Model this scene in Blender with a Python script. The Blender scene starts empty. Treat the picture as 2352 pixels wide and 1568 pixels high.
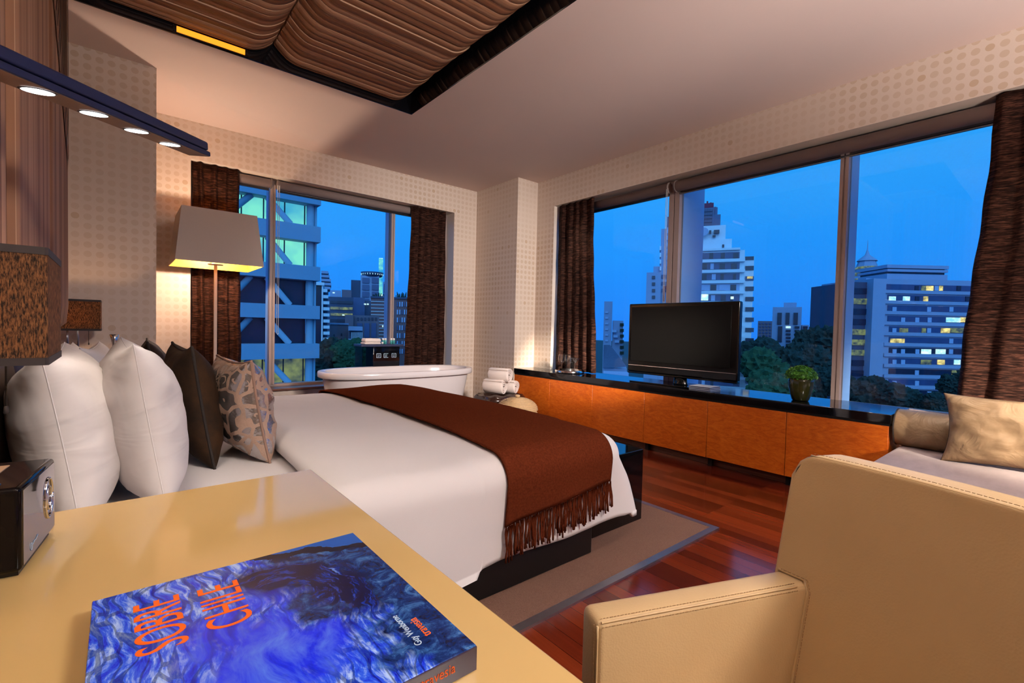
import bpy, bmesh, math, random
from mathutils import Vector, Matrix, noise
random.seed(7)
S = bpy.context.scene
COL = S.collection
PI = math.pi

# ------------------------------------------------------------------ camera
Fpx = 1085.969
RIGHT = Vector((0.768, -0.640, 0.0233)).normalized()
FWD = Vector((0.6405, 0.7675, -0.0288)).normalized()
RIGHT = (RIGHT - FWD*RIGHT.dot(FWD)).normalized()
UP = RIGHT.cross(FWD).normalized()
CAMZ = 1.15
cd = bpy.data.cameras.new('camera'); cam = bpy.data.objects.new('camera', cd); COL.objects.link(cam)
cd.sensor_width = 36.0; cd.lens = Fpx*36.0/2352.0; cd.clip_end = 3000; cd.clip_start = 0.02
M = Matrix((RIGHT, UP, -FWD)).transposed().to_4x4(); M.translation = Vector((0, 0, CAMZ)); cam.matrix_world = M
S.camera = cam
def at(u, w, D):
    """place in the city seen at a bearing/elevation (photo column, row) and D metres ahead"""
    return Vector((0, 0, CAMZ)) + D*(FWD + RIGHT*((u-1176)/Fpx) - UP*((w-784)/Fpx))

# ------------------------------------------------------------------ materials
def srgb(r, g, b):
    f = lambda c: (c/255/12.92) if c/255 <= 0.04045 else ((c/255+0.055)/1.055)**2.4
    return (f(r), f(g), f(b), 1.0)
class NT:
    def __init__(s, name):
        s.m = bpy.data.materials.new(name); s.m.use_nodes = True; s.t = s.m.node_tree
        s.b = s.t.nodes['Principled BSDF']; s.out = s.t.nodes['Material Output']
    def n(s, typ, **k):
        nd = s.t.nodes.new(typ)
        for a, v in k.items():
            if a.startswith('i_'): nd.inputs[a[2:].replace('_', ' ')].default_value = v
            else: setattr(nd, a, v)
        return nd
    def l(s, a, b): s.t.links.new(a, b)
    def math(s, op, a, b=None, c=None):
        nd = s.n('ShaderNodeMath', operation=op)
        for i, v in enumerate((a, b, c)):
            if v is None: continue
            if isinstance(v, (int, float)): nd.inputs[i].default_value = v
            else: s.l(v, nd.inputs[i])
        return nd.outputs[0]
    def mix(s, f, a, b):
        nd = s.n('ShaderNodeMix', data_type='RGBA')
        if isinstance(f, (int, float)): nd.inputs[0].default_value = f
        else: s.l(f, nd.inputs[0])
        for i, v in ((6, a), (7, b)):
            if isinstance(v, tuple): nd.inputs[i].default_value = v
            else: s.l(v, nd.inputs[i])
        return nd.outputs[2]
    def obj(s): return s.n('ShaderNodeTexCoord').outputs['Object']
    def pos(s): return s.n('ShaderNodeNewGeometry').outputs['Position']
    def mapping(s, v, scale=(1,1,1), rot=(0,0,0), loc=(0,0,0)):
        nd = s.n('ShaderNodeMapping'); nd.inputs['Scale'].default_value = scale; nd.inputs['Rotation'].default_value = rot; nd.inputs['Location'].default_value = loc
        s.l(v, nd.inputs['Vector']); return nd.outputs[0]
    def noise(s, v, scale, detail=3, rough=.5, dist=0):
        nd = s.n('ShaderNodeTexNoise'); nd.inputs['Scale'].default_value = scale; nd.inputs['Detail'].default_value = detail
        nd.inputs['Roughness'].default_value = rough; nd.inputs['Distortion'].default_value = dist
        s.l(v, nd.inputs['Vector']); return nd.outputs['Fac']
    def ramp(s, f, stops, interp='LINEAR'):
        nd = s.n('ShaderNodeValToRGB'); cr = nd.color_ramp; cr.interpolation = interp
        while len(cr.elements) < len(stops): cr.elements.new(.5)
        for e, (p, c) in zip(cr.elements, stops): e.position = p; e.color = c
        s.l(f, nd.inputs[0]); return nd.outputs[0]
    def bump(s, h, st=.3, d=.01):
        nd = s.n('ShaderNodeBump'); nd.inputs['Strength'].default_value = st; nd.inputs['Distance'].default_value = d
        s.l(h, nd.inputs['Height']); s.l(nd.outputs[0], s.b.inputs['Normal'])
    def base(s, c, rough=.5, metal=0., spec=.5):
        if isinstance(c, tuple): s.b.inputs['Base Color'].default_value = c
        else: s.l(c, s.b.inputs['Base Color'])
        s.b.inputs['Roughness'].default_value = rough; s.b.inputs['Metallic'].default_value = metal
        s.b.inputs['Specular IOR Level'].default_value = spec
        return s
MAT = {}
def plain(name, c, rough=.5, metal=0., spec=.5, var=.06, nscale=9., bump=0., bscale=200., coat=0., sheen=0.):
    """one colour with a faint procedural variation"""
    t = NT(name); v = t.obj()
    f = t.noise(v, nscale, 3)
    dk = tuple(x*(1-var) for x in c[:3])+(1,); lt = tuple(min(1, x*(1+var)) for x in c[:3])+(1,)
    t.base(t.mix(f, dk, lt), rough, metal, spec)
    if bump: t.bump(t.noise(v, bscale, 2), bump, .002)
    if coat: t.b.inputs['Coat Weight'].default_value = coat; t.b.inputs['Coat Roughness'].default_value = .03
    if sheen: t.b.inputs['Sheen Weight'].default_value = sheen
    MAT[name] = t.m; return t.m
def glow(name, c, st):
    t = NT(name); t.base(c, .5); t.b.inputs['Emission Color'].default_value = c; t.b.inputs['Emission Strength'].default_value = st
    MAT[name] = t.m; return t.m

def wallpaper(name, ax, base=srgb(212, 196, 182), dot=srgb(190, 166, 142), p=.0655):
    t = NT(name); g = t.n('ShaderNodeSeparateXYZ'); t.l(t.pos(), g.inputs[0])
    a = t.math('DIVIDE', g.outputs[ax], p); z = t.math('DIVIDE', g.outputs[2], p)
    fa = t.math('SUBTRACT', t.math('FRACT', a), .5); fz = t.math('SUBTRACT', t.math('FRACT', z), .5)
    d = t.math('SQRT', t.math('ADD', t.math('MULTIPLY', fa, fa), t.math('MULTIPLY', fz, fz)))
    inside = t.math('SMOOTH_MIN', t.math('MULTIPLY', t.math('MAXIMUM', t.math('SUBTRACT', .355, d), 0.0), 30.), 1., .05)
    # a few dots stand out darker, the rest fade: metallic sheen put into colour
    cell = t.n('ShaderNodeCombineXYZ'); t.l(t.math('FLOOR', a), cell.inputs[0]); t.l(t.math('FLOOR', z), cell.inputs[1])
    w = t.n('ShaderNodeTexWhiteNoise', noise_dimensions='2D'); t.l(cell.outputs[0], w.inputs['Vector'])
    strong = t.math('GREATER_THAN', w.outputs['Value'], .985)
    fade = t.math('MAXIMUM', t.math('SUBTRACT', t.math('MULTIPLY', t.noise(t.pos(), 1.1, 2), 2.2), .55), .12)
    f = t.math('MULTIPLY', inside, t.math('MINIMUM', t.math('ADD', t.math('MULTIPLY', fade, .85), t.math('MULTIPLY', strong, .5)), 1.))
    fine = t.noise(t.mapping(t.pos(), (1, 1, 6)), 160, 2)
    b2 = tuple(x*.93 for x in base[:3])+(1,)
    t.base(t.mix(f, t.mix(fine, b2, base), dot), .55, 0, .35)
    MAT[name] = t.m; return t.m
wallpaper('paper_x', 0); wallpaper('paper_y', 1)
plain('ceiling_paint', srgb(214, 194, 186), .9, spec=.2, var=.02, nscale=2)
plain('reveal_paint', srgb(214, 200, 186), .6, spec=.3, var=.03, nscale=30)
plain('black_gloss', (.003, .003, .004, 1), .05, spec=.5, var=.1); MAT['black_gloss'].node_tree.nodes['Principled BSDF'].inputs['IOR'].default_value = 1.58
plain('black_glass', (.006, .006, .008, 1), .09, spec=.6, var=.1)
plain('black_satin', (.006, .0055, .006, 1), .32, spec=.3, var=.2, nscale=40)
plain('frame_metal', srgb(148, 132, 128), .5, 0, spec=.3, var=.04)
plain('fin_metal', srgb(150, 190, 240), .5, 0, spec=.2, var=.02)
plain('steel', srgb(190, 188, 186), .22, 1., var=.04, nscale=60)
plain('chrome', srgb(225, 225, 228), .08, 1., var=.02)
plain('edging_steel', srgb(190, 190, 196), .38, 1., var=.06, nscale=40)
plain('linen', srgb(232, 226, 224), .85, spec=.2, var=.02, nscale=4, bump=.15, bscale=420, sheen=.1)
def creased():
    t = NT('linen_pillow'); v = t.obj()
    c1 = t.noise(t.mapping(v, (2, 2, 6), (.3, .2, .5)), 2.0, 2, .45, 1.); c2 = t.noise(t.mapping(v, (5, 2, 2), (.2, .6, .1)), 1.5, 2, .45, 1.2)
    t.base(t.mix(t.noise(v, 7, 3), srgb(222, 215, 213), srgb(230, 224, 221)), .8, 0, .2); t.bump(t.math('ADD', c1, t.math('MULTIPLY', c2, .8)), .16, .04); MAT['linen_pillow'] = t.m
creased()
plain('towel', srgb(222, 208, 200), .95, spec=.1, var=.05, nscale=60, bump=.8, bscale=350, sheen=.2)
plain('tub_white', srgb(214, 205, 204), .16, spec=.5, var=.01)
plain('shade_linen', srgb(196, 184, 174), .85, spec=.2, var=.04, nscale=120)
plain('radio_black', (.004, .003, .003, 1), .06, spec=.12, var=.1); plain('radio_mirror', (.36, .33, .33, 1), .03, 1., var=.02); plain('pole_cream', srgb(226, 212, 196), .4, spec=.4, var=.02)
plain('radio_grille', srgb(168, 140, 112), .5, .3, var=.3, nscale=500)
plain('tv_black', (.003, .003, .003, 1), .12, spec=.35, var=.1)
plain('tv_screen', (.006, .006, .006, 1), .3, spec=.06, var=.1)
plain('pot_glaze', (.028, .034, .008, 1), .08, spec=.6, var=.2, nscale=8)
plain('plant_green', srgb(62, 120, 26), .55, var=.45, nscale=60)
plain('wicker', srgb(190, 158, 116), .6, var=.25, nscale=90, bump=.5, bscale=120)
plain('stool_leather', (.03, .012, .008, 1), .16, spec=.5, var=.3)
plain('headboard_leather', srgb(58, 44, 36), .38, var=.2, nscale=6, bump=.15, bscale=120)
plain('desk_lacquer', srgb(205, 172, 112), .07, spec=.5, var=.03, nscale=4)
plain('desk_body', srgb(120, 96, 62), .3, var=.05)
plain('bar_paint', srgb(24, 32, 66), .42, .1, spec=.4, var=.12, nscale=80)
plain('bar_under', srgb(120, 90, 72), .45, .1, var=.06)
plain('bottle_teal', srgb(70, 150, 150), .12, var=.05)
plain('white_plastic', srgb(226, 222, 218), .4, var=.02)
plain('page_white', srgb(206, 212, 220), .5, var=.03)
plain('navy_cover', srgb(38, 44, 74), .35, var=.06)
plain('piping', srgb(150, 120, 104), .6, var=.06)
plain('velvet_pipe', (.012, .008, .005, 1), .8, var=.1)
plain('cord_dark', (.02, .015, .015, 1), .7, var=.1)
plain('wall_dark', srgb(150, 126, 110), .8, var=.05)

def leather():
    t = NT('cream_leather'); v = t.obj()
    vo = t.n('ShaderNodeTexVoronoi'); vo.inputs['Scale'].default_value = 260; t.l(v, vo.inputs['Vector'])
    t.base(t.mix(t.noise(v, 5, 4), srgb(188, 158, 114), srgb(204, 175, 130)), .42, 0, .4)
    t.bump(t.math('ADD', vo.outputs['Distance'], t.noise(v, 40, 3)), .12, .002); MAT['cream_leather'] = t.m
leather()
plain('stitch', srgb(150, 116, 76), .7, var=.1)
def floorwood():
    t = NT('floor_planks'); p = t.pos()
    br = t.n('ShaderNodeTexBrick'); br.offset = .37; br.offset_frequency = 1
    t.l(t.mapping(p, (1, 1, 1), (0, 0, PI/2)), br.inputs['Vector'])
    br.inputs['Scale'].default_value = 1; br.inputs['Brick Width'].default_value = .62; br.inputs['Row Height'].default_value = .072
    br.inputs['Mortar Size'].default_value = .0009; br.inputs['Color1'].default_value = (0, 0, 0, 1); br.inputs['Color2'].default_value = (1, 1, 1, 1)
    br.inputs['Mortar'].default_value = (.0, .0, .0, 1); br.inputs['Bias'].default_value = 0
    g = t.noise(t.mapping(p, (40, 2.2, 1)), 1.6, 5, .6, .6)
    plank = t.ramp(br.outputs['Color'], [(0, srgb(66, 22, 12)), (.5, srgb(104, 36, 18)), (1, srgb(134, 54, 26))])
    c = t.mix(t.math('MULTIPLY', g, .55), plank, srgb(58, 18, 10))
    c = t.mix(br.outputs['Fac'], c, srgb(26, 9, 6))
    t.base(c, .13, 0, .45); MAT['floor_planks'] = t.m
floorwood()
def carpet():
    t = NT('carpet'); p = t.pos()
    f = t.noise(p, 260, 3, .7); g = t.noise(p, 5, 3)
    t.base(t.mix(f, t.mix(g, srgb(88, 60, 50), srgb(116, 82, 68)), srgb(170, 132, 114)), .97, 0, .1); t.bump(f, .9, .01); MAT['carpet'] = t.m
carpet()
def burl():
    t = NT('burl_veneer'); p = t.pos()
    n1 = t.noise(t.mapping(p, (1, 3.2, 9)), 2.1, 6, .62, 2.2); n2 = t.noise(t.mapping(p, (1, 9, 34)), 3.2, 4, .6, 1.2); n3 = t.noise(p, 1.6, 2)
    f = t.math('ADD', t.math('MULTIPLY', n1, .55), t.math('ADD', t.math('MULTIPLY', n2, .35), t.math('MULTIPLY', n3, .15)))
    t.base(t.ramp(f, [(.3, srgb(148, 62, 12)), (.5, srgb(186, 86, 20)), (.7, srgb(212, 112, 34))]), .3, 0, .4); MAT['burl_veneer'] = t.m
burl()
def darkwood():
    t = NT('plinth_wood'); p = t.pos()
    t.base(t.ramp(t.noise(t.mapping(p, (3, .6, 30)), 3, 4), [(.3, srgb(70, 40, 32)), (.7, srgb(116, 76, 62))]), .3); MAT['plinth_wood'] = t.m
darkwood()
def stripes(name, ax, sc=1.):
    """timber-toned striped upholstery: bands of brown with light hairlines along the axis"""
    t = NT(name); g = t.n('ShaderNodeSeparateXYZ'); t.l(t.pos(), g.inputs[0])
    a = t.math('MULTIPLY', g.outputs[ax], 15*sc)
    c = t.n('ShaderNodeCombineXYZ'); t.l(t.math('FLOOR', a), c.inputs[0])
    w = t.n('ShaderNodeTexWhiteNoise', noise_dimensions='2D'); t.l(c.outputs[0], w.inputs['Vector'])
    b = t.math('MULTIPLY', g.outputs[ax], 47*sc); c2 = t.n('ShaderNodeCombineXYZ'); t.l(t.math('FLOOR', b), c2.inputs[0])
    w2 = t.n('ShaderNodeTexWhiteNoise', noise_dimensions='2D'); t.l(c2.outputs[0], w2.inputs['Vector'])
    f = t.math('ADD', t.math('MULTIPLY', w.outputs['Value'], .7), t.math('MULTIPLY', w2.outputs['Value'], .3))
    col = t.ramp(f, [(.0, srgb(84, 50, 34)), (.3, srgb(126, 82, 56)), (.6, srgb(150, 108, 80)), (1, srgb(176, 134, 106))])
    line = t.math('GREATER_THAN', t.math('ABSOLUTE', t.math('SUBTRACT', t.math('FRACT', a), .5)), .47)
    dark = t.math('GREATER_THAN', t.math('FRACT', b), .93)
    col = t.mix(line, t.mix(t.math('MULTIPLY', dark, .6), col, srgb(46, 26, 18)), srgb(190, 152, 122))
    t.base(col, .6, 0, .3); MAT[name] = t.m
stripes('stripe_y', 1)
stripes('stripe_wall', 1, 1.0)
def curtain():
    t = NT('curtain_cloth'); p = t.pos()
    n = t.noise(t.mapping(p, (14, 14, 130)), 1., 4, .6, .6)
    t.base(t.ramp(n, [(.34, srgb(14, 7, 6)), (.5, srgb(40, 23, 18)), (.68, srgb(82, 52, 41))]), .75, 0, .06)
    t.bump(n, .7, .006); MAT['curtain_cloth'] = t.m
curtain()
def throwcloth():
    t = NT('throw_wool'); p = t.pos()
    w = t.n('ShaderNodeTexWave', wave_type='BANDS', bands_direction='DIAGONAL'); w.inputs['Scale'].default_value = 160; t.l(p, w.inputs['Vector'])
    t.base(t.mix(t.noise(p, 120, 2), srgb(62, 25, 14), srgb(102, 48, 28)), 1., 0, .0); t.b.inputs['Sheen Weight'].default_value = .0
    t.bump(w.outputs['Fac'], .15, .002); MAT['throw_wool'] = t.m
throwcloth()
def velvet():
    t = NT('brown_velvet'); v = t.obj()
    n = t.noise(v, 11, 4, .6); n2 = t.noise(v, 190, 2)
    t.base(t.mix(n2, t.mix(t.ramp(n, [(.35, (0, 0, 0, 1)), (.65, (1, 1, 1, 1))]), srgb(14, 9, 5), srgb(66, 43, 23)), srgb(38, 25, 13)), .8, 0, .2); t.b.inputs['Sheen Weight'].default_value = .03
    t.b.inputs['Sheen Tint'].default_value = srgb(120, 92, 62); MAT['brown_velvet'] = t.m
velvet()
def damask():
    t = NT('silver_damask'); v = t.obj()
    wn = t.n('ShaderNodeTexNoise'); wn.inputs['Scale'].default_value = 7; t.l(v, wn.inputs['Vector'])
    vv = t.n('ShaderNodeVectorMath', operation='MULTIPLY_ADD'); t.l(wn.outputs['Color'], vv.inputs[0]); vv.inputs[1].default_value = (.10, .10, .10); t.l(v, vv.inputs[2])
    ve = t.n('ShaderNodeTexVoronoi', feature='DISTANCE_TO_EDGE'); ve.inputs['Scale'].default_value = 13; t.l(vv.outputs[0], ve.inputs['Vector'])
    vf = t.n('ShaderNodeTexVoronoi', feature='F1'); vf.inputs['Scale'].default_value = 13; t.l(vv.outputs[0], vf.inputs['Vector'])
    blob = t.math('GREATER_THAN', ve.outputs['Distance'], .10)
    scroll = t.math('MULTIPLY', t.math('LESS_THAN', t.math('ABSOLUTE', t.math('SUBTRACT', vf.outputs['Distance'], .24)), .035), t.math('GREATER_THAN', t.noise(v, 16, 1), .47))
    m = t.math('MULTIPLY', blob, t.math('SUBTRACT', 1., scroll))
    n = t.noise(v, 300, 2); n3 = t.noise(v, 9, 3)
    t.base(t.mix(m, t.mix(n, srgb(150, 122, 104), srgb(186, 158, 140)), t.mix(n3, srgb(150, 138, 132), srgb(232, 226, 224))), .5, 0, .5)
    t.l(t.math('MULTIPLY', m, .85), t.b.inputs['Metallic']); t.l(t.math('SUBTRACT', .6, t.math('MULTIPLY', m, .38)), t.b.inputs['Roughness'])
    t.bump(t.noise(v, 26, 3), .45, .008); MAT['silver_damask'] = t.m
damask()
def silk():
    t = NT('taupe_silk'); v = t.obj()
    n = t.noise(t.mapping(v, (2, 2, 2)), 3.2, 4, .55, .8)
    t.base(t.mix(t.noise(v, 60, 3), srgb(136, 112, 84), srgb(152, 128, 98)), .46, .1, .4)
    t.bump(n, .38, .05); MAT['taupe_silk'] = t.m
silk()
def seat():
    t = NT('daybed_velvet'); v = t.obj()
    n = t.noise(t.mapping(v, (1, 3, 1)), 4.5, 5, .6)
    sp = t.n('ShaderNodeTexVoronoi'); sp.inputs['Scale'].default_value = 70; t.l(v, sp.inputs['Vector'])
    spark = t.math('LESS_THAN', sp.outputs['Distance'], .05)
    t.base(t.mix(spark, t.mix(n, srgb(120, 100, 98), srgb(182, 164, 162)), srgb(255, 235, 215)), .6, 0, .4)
    t.l(t.math('MULTIPLY', spark, .8), t.b.inputs['Metallic']); t.b.inputs['Sheen Weight'].default_value = .3; MAT['daybed_velvet'] = t.m
seat()
def shade():
    t = NT('woven_shade'); v = t.obj()
    n = t.noise(t.mapping(v, (380, 380, 75)), 1., 3, .7)
    t.base(t.ramp(n, [(.4, srgb(26, 16, 10)), (.62, srgb(150, 102, 60))]), .8)
    tr = t.n('ShaderNodeBsdfTranslucent'); t.l(t.ramp(n, [(.4, (.02, .01, .005, 1)), (.62, (.5, .26, .12, 1))]), tr.inputs['Color'])
    mx = t.n('ShaderNodeMixShader'); mx.inputs[0].default_value = .45; t.l(t.b.outputs[0], mx.inputs[1]); t.l(tr.outputs[0], mx.inputs[2]); t.l(mx.outputs[0], t.out.inputs['Surface'])
    MAT['woven_shade'] = t.m
shade()
def glass(name, tint=(1, 1, 1, 1), refl=1.45):
    t = NT(name); tr = t.n('ShaderNodeBsdfTransparent'); tr.inputs['Color'].default_value = tint
    gl = t.n('ShaderNodeBsdfGlossy'); gl.inputs['Roughness'].default_value = .01
    lw = t.n('ShaderNodeLayerWeight'); f0 = ((refl-1)/(refl+1))**2
    fr = t.math('ADD', t.math('MULTIPLY', t.math('POWER', lw.outputs['Facing'], 5.), 1-f0), f0)
    mx = t.n('ShaderNodeMixShader'); t.l(fr, mx.inputs[0]); t.l(tr.outputs[0], mx.inputs[1]); t.l(gl.outputs[0], mx.inputs[2]); t.l(mx.outputs[0], t.out.inputs['Surface'])
    MAT[name] = t.m
glass('pane_glass', (.97, .985, .99, 1), 1.28); glass('wine_glass', (.93, .95, .96, 1), 1.5); glass('side_glass', (.55, .62, .66, 1), 1.4)
def gold_lining():
    t = NT('gold_lining'); t.base(t.mix(t.noise(t.obj(), 8, 2), srgb(230, 160, 40), srgb(250, 190, 70)), .5); MAT['gold_lining'] = t.m
gold_lining()
glow('spot_lens', (.95, .97, 1, 1), 6.0); glow('amber_glow', (1, .36, .02, 1), 1.15)
def cover():
    """the photographic cover of the book: blue ice with dark crevasses"""
    t = NT('ice_cover'); p = t.obj()
    d = t.noise(p, 7, 2)
    ww = t.n('ShaderNodeCombineXYZ'); t.l(t.math('MULTIPLY', d, .10), ww.inputs[0]); t.l(t.math('MULTIPLY', d, -.1), ww.inputs[1])
    va = t.n('ShaderNodeVectorMath', operation='ADD'); t.l(p, va.inputs[0]); t.l(ww.outputs[0], va.inputs[1])
    q = t.mapping(va.outputs[0], (64, 17, 1), (0, 0, .55))
    v1 = t.n('ShaderNodeTexVoronoi', feature='DISTANCE_TO_EDGE'); v1.inputs['Scale'].default_value = 1.; t.l(q, v1.inputs['Vector'])
    n1 = t.noise(q, 1.3, 6, .7, .35); n2 = t.noise(p, 11, 4, .6)
    ice = t.ramp(n1, [(.28, srgb(6, 10, 70)), (.40, srgb(22, 44, 214)), (.5, srgb(50, 100, 232)), (.64, srgb(170, 202, 250))])
    crack = t.math('LESS_THAN', v1.outputs['Distance'], .07)
    ice = t.mix(t.math('MULTIPLY', crack, .55), ice, srgb(8, 12, 44))
    g = t.n('ShaderNodeSeparateXYZ'); t.l(p, g.inputs[0]); X, Y = g.outputs[0], g.outputs[1]
    # a smooth vivid tongue of ice in the middle
    ca = t.math('MULTIPLY', t.math('SUBTRACT', X, -.005), 8.); cb = t.math('MULTIPLY', t.math('SUBTRACT', Y, -.04), 5.5)
    tongue = t.math('ADD', t.math('ADD', t.math('MULTIPLY', ca, ca), t.math('MULTIPLY', cb, cb)), t.math('MULTIPLY', t.math('SUBTRACT', n2, .5), 1.8))
    blue = t.ramp(t.noise(q, .5, 6, .62, .5), [(.3, srgb(10, 18, 110)), (.5, srgb(26, 46, 230)), (.72, srgb(80, 120, 236))])
    c = t.mix(t.ramp(tongue, [(.12, (1, 1, 1, 1)), (.55, (0, 0, 0, 1))]), ice, blue)
    # rock on the side away from the title
    k = t.math('ADD', t.math('ADD', t.math('MULTIPLY', X, 7.), t.math('MULTIPLY', t.math('SUBTRACT', n2, .5), 2.2)), t.math('MULTIPLY', Y, .9))
    rock = t.ramp(t.noise(p, 34, 7, .72, .8), [(.34, srgb(6, 8, 40)), (.5, srgb(20, 46, 104)), (.62, srgb(52, 100, 160)), (.76, srgb(150, 190, 216))])
    c = t.mix(t.ramp(k, [(.42, (0, 0, 0, 1)), (.66, (1, 1, 1, 1))]), c, rock)
    # dark folds that curl round the tongue, with bright torn edges
    dx = t.math('SUBTRACT', X, .03); dy = t.math('SUBTRACT', Y, .02)
    r = t.math('ADD', t.math('SQRT', t.math('ADD', t.math('MULTIPLY', dx, t.math('MULTIPLY', dx, 1.7)), t.math('MULTIPLY', dy, dy))), t.math('MULTIPLY', t.math('SUBTRACT', n2, .5), .07))
    pol = t.n('ShaderNodeCombineXYZ'); t.l(t.math('MULTIPLY', r, 110.), pol.inputs[0]); t.l(t.math('MULTIPLY', t.math('ARCTAN2', dy, dx), 2.2), pol.inputs[1])
    swirl = t.ramp(t.noise(pol.outputs[0], 1., 6, .68, .5), [(.36, srgb(4, 5, 26)), (.54, srgb(12, 20, 74)), (.64, srgb(26, 54, 150)), (.74, srgb(120, 164, 230))])
    band = t.math('ABSOLUTE', t.math('SUBTRACT', r, .085))
    side = t.math('ADD', dx, t.math('MULTIPLY', dy, .8))
    msk = t.math('MULTIPLY', t.ramp(band, [(.03, (1, 1, 1, 1)), (.06, (0, 0, 0, 1))]), t.ramp(side, [(-.03+.0, (0, 0, 0, 1)), (.035, (1, 1, 1, 1))]))
    c = t.mix(t.math('MINIMUM', t.math('MULTIPLY', msk, 1.1), 1.), c, swirl)
    ridge = t.math('ADD', t.math('ADD', t.math('MULTIPLY', Y, 9.), t.math('MULTIPLY', X, 3.6)), t.math('MULTIPLY', t.math('SUBTRACT', t.noise(p, 30, 4), .5), .35))
    c = t.mix(t.math('GREATER_THAN', ridge, 1.70), c, srgb(10, 10, 34))
    c = t.mix(t.math('GREATER_THAN', ridge, 1.86), c, srgb(18, 84, 176))
    t.base(c, .14, 0, .5); MAT['ice_cover'] = t.m
cover()
plain('orange_ink', srgb(250, 106, 16), .4, var=.01); plain('dark_orange_ink', srgb(196, 82, 24), .4, var=.01); plain('white_ink', srgb(190, 214, 235), .4, var=.01)
plain('book_spine', srgb(34, 22, 46), .22, var=.1)
# city
plain('concrete_blue', srgb(118, 152, 178), .85, var=.06, nscale=1.2); plain('white_facade', srgb(206, 216, 228), .8, var=.05, nscale=.4)
plain('grey_facade', srgb(140, 152, 184), .8, var=.06, nscale=.4); plain('dark_facade', srgb(52, 62, 92), .6, var=.2, nscale=.5)
plain('brick_facade', srgb(120, 84, 88), .85, var=.1, nscale=2); plain('brown_facade', srgb(112, 96, 110), .85, var=.08, nscale=1); plain('maroon_roof', srgb(110, 40, 70), .8, var=.1)
plain('dark_window', srgb(22, 32, 58), .25, var=.4, nscale=.8); plain('mid_window', srgb(52, 68, 112), .3, var=.3, nscale=.5); plain('blind_window', srgb(150, 168, 205), .5, var=.1)
plain('roof_tiles', srgb(120, 120, 150), .9, var=.15, nscale=3); plain('street', srgb(48, 54, 66), .9, var=.3, nscale=.2); plain('trunk', srgb(40, 32, 26), .9)
plain('leaf_dark', srgb(26, 42, 38), .9, var=.5, nscale=1.6); plain('leaf_green', srgb(38, 70, 42), .9, var=.45, nscale=1.6)
def litwin(name, c1, c2, st, sc=.7):
    t = NT(name); v = t.pos(); n = t.noise(t.mapping(v, (1, 1, 1.2)), sc, 3, .6)
    col = t.ramp(n, [(.35, c1), (.65, c2)]); t.base((.02, .02, .02, 1), .3); t.l(col, t.b.inputs['Emission Color']); t.b.inputs['Emission Strength'].default_value = st; MAT[name] = t.m
litwin('lit_cyan', srgb(16, 150, 215), srgb(130, 240, 210), 1.0, .22); litwin('lit_warm', srgb(120, 110, 60), srgb(255, 232, 140), 1.3); litwin('lit_dim', srgb(40, 60, 80), srgb(150, 165, 100), .7)
litwin('lit_white', srgb(120, 200, 220), srgb(220, 245, 240), 1.5)

# ------------------------------------------------------------------ mesh helpers
def link(name, bm, mats, parent=None, smooth=False):
    me = bpy.data.meshes.new(name); bm.normal_update(); bm.to_mesh(me); bm.free()
    for m in (mats if isinstance(mats, (list, tuple)) else [mats]): me.materials.append(MAT[m] if isinstance(m, str) else m)
    if smooth is True: me.polygons.foreach_set('use_smooth', [True]*len(me.polygons))
    o = bpy.data.objects.new(name, me); COL.objects.link(o)
    if parent is not None:
        o.parent = parent; o.matrix_parent_inverse = parent_matrix(parent).inverted()
    return o
def parent_matrix(p):
    m = Matrix.LocRotScale(p.location, p.rotation_euler, p.scale)
    if p.parent is not None: m = parent_matrix(p.parent) @ p.matrix_parent_inverse @ m
    return m
def thing(name, label, cat, loc=(0, 0, 0), group=None):
    o = bpy.data.objects.new(name, None); COL.objects.link(o); o.empty_display_size = .1
    o.location = loc; o['label'] = label; o['category'] = cat
    if group: o['group'] = group
    return o
def tag(o, label, cat, group=None):
    o['label'] = label; o['category'] = cat
    if group: o['group'] = group
    return o
def struct(o): o['kind'] = 'structure'; return o
def children(o): return [c for c in bpy.data.objects if c.parent is o]
def copy_tree(o, parent=None):
    c = o.copy(); COL.objects.link(c)
    if parent is not None: c.parent = parent
    for ch in children(o): copy_tree(ch, c)
    return c
def box(bm, x0, x1, y0, y1, z0, z1, bev=0., seg=2, mi=0):
    vs = [bm.verts.new((x, y, z)) for x in (x0, x1) for y in (y0, y1) for z in (z0, z1)]
    q = [(0, 1, 3, 2), (4, 6, 7, 5), (0, 4, 5, 1), (2, 3, 7, 6), (0, 2, 6, 4), (1, 5, 7, 3)]
    fs = [bm.faces.new([vs[i] for i in f]) for f in q]
    for f in fs: f.material_index = mi
    if bev:
        es = list({e for f in fs for e in f.edges})
        r = bmesh.ops.bevel(bm, geom=es, offset=bev, segments=seg, affect='EDGES', profile=.5)
        for f in r['faces']: f.material_index = mi; f.smooth = True
    return vs
def obox(bm, o, ax, ay, az, lx, ly, lz, bev=0., mi=0, seg=2):
    """box with its corner at o along unit axes"""
    n0 = len(bm.verts); box(bm, lx[0], lx[1], ly[0], ly[1], lz[0], lz[1], bev, seg, mi)
    bm.verts.ensure_lookup_table()
    for v in bm.verts[n0:]: c = v.co.copy(); v.co = Vector(o)+Vector(ax)*c.x+Vector(ay)*c.y+Vector(az)*c.z
def B(name, dims, mat, parent=None, bev=0., seg=2):
    bm = bmesh.new(); box(bm, *dims, bev, seg); return link(name, bm, mat, parent)
def frame_of(d):
    d = Vector(d).normalized(); a = Vector((0, 0, 1)) if abs(d.z) < .9 else Vector((1, 0, 0))
    u = d.cross(a).normalized(); return u, d.cross(u).normalized()
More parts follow.
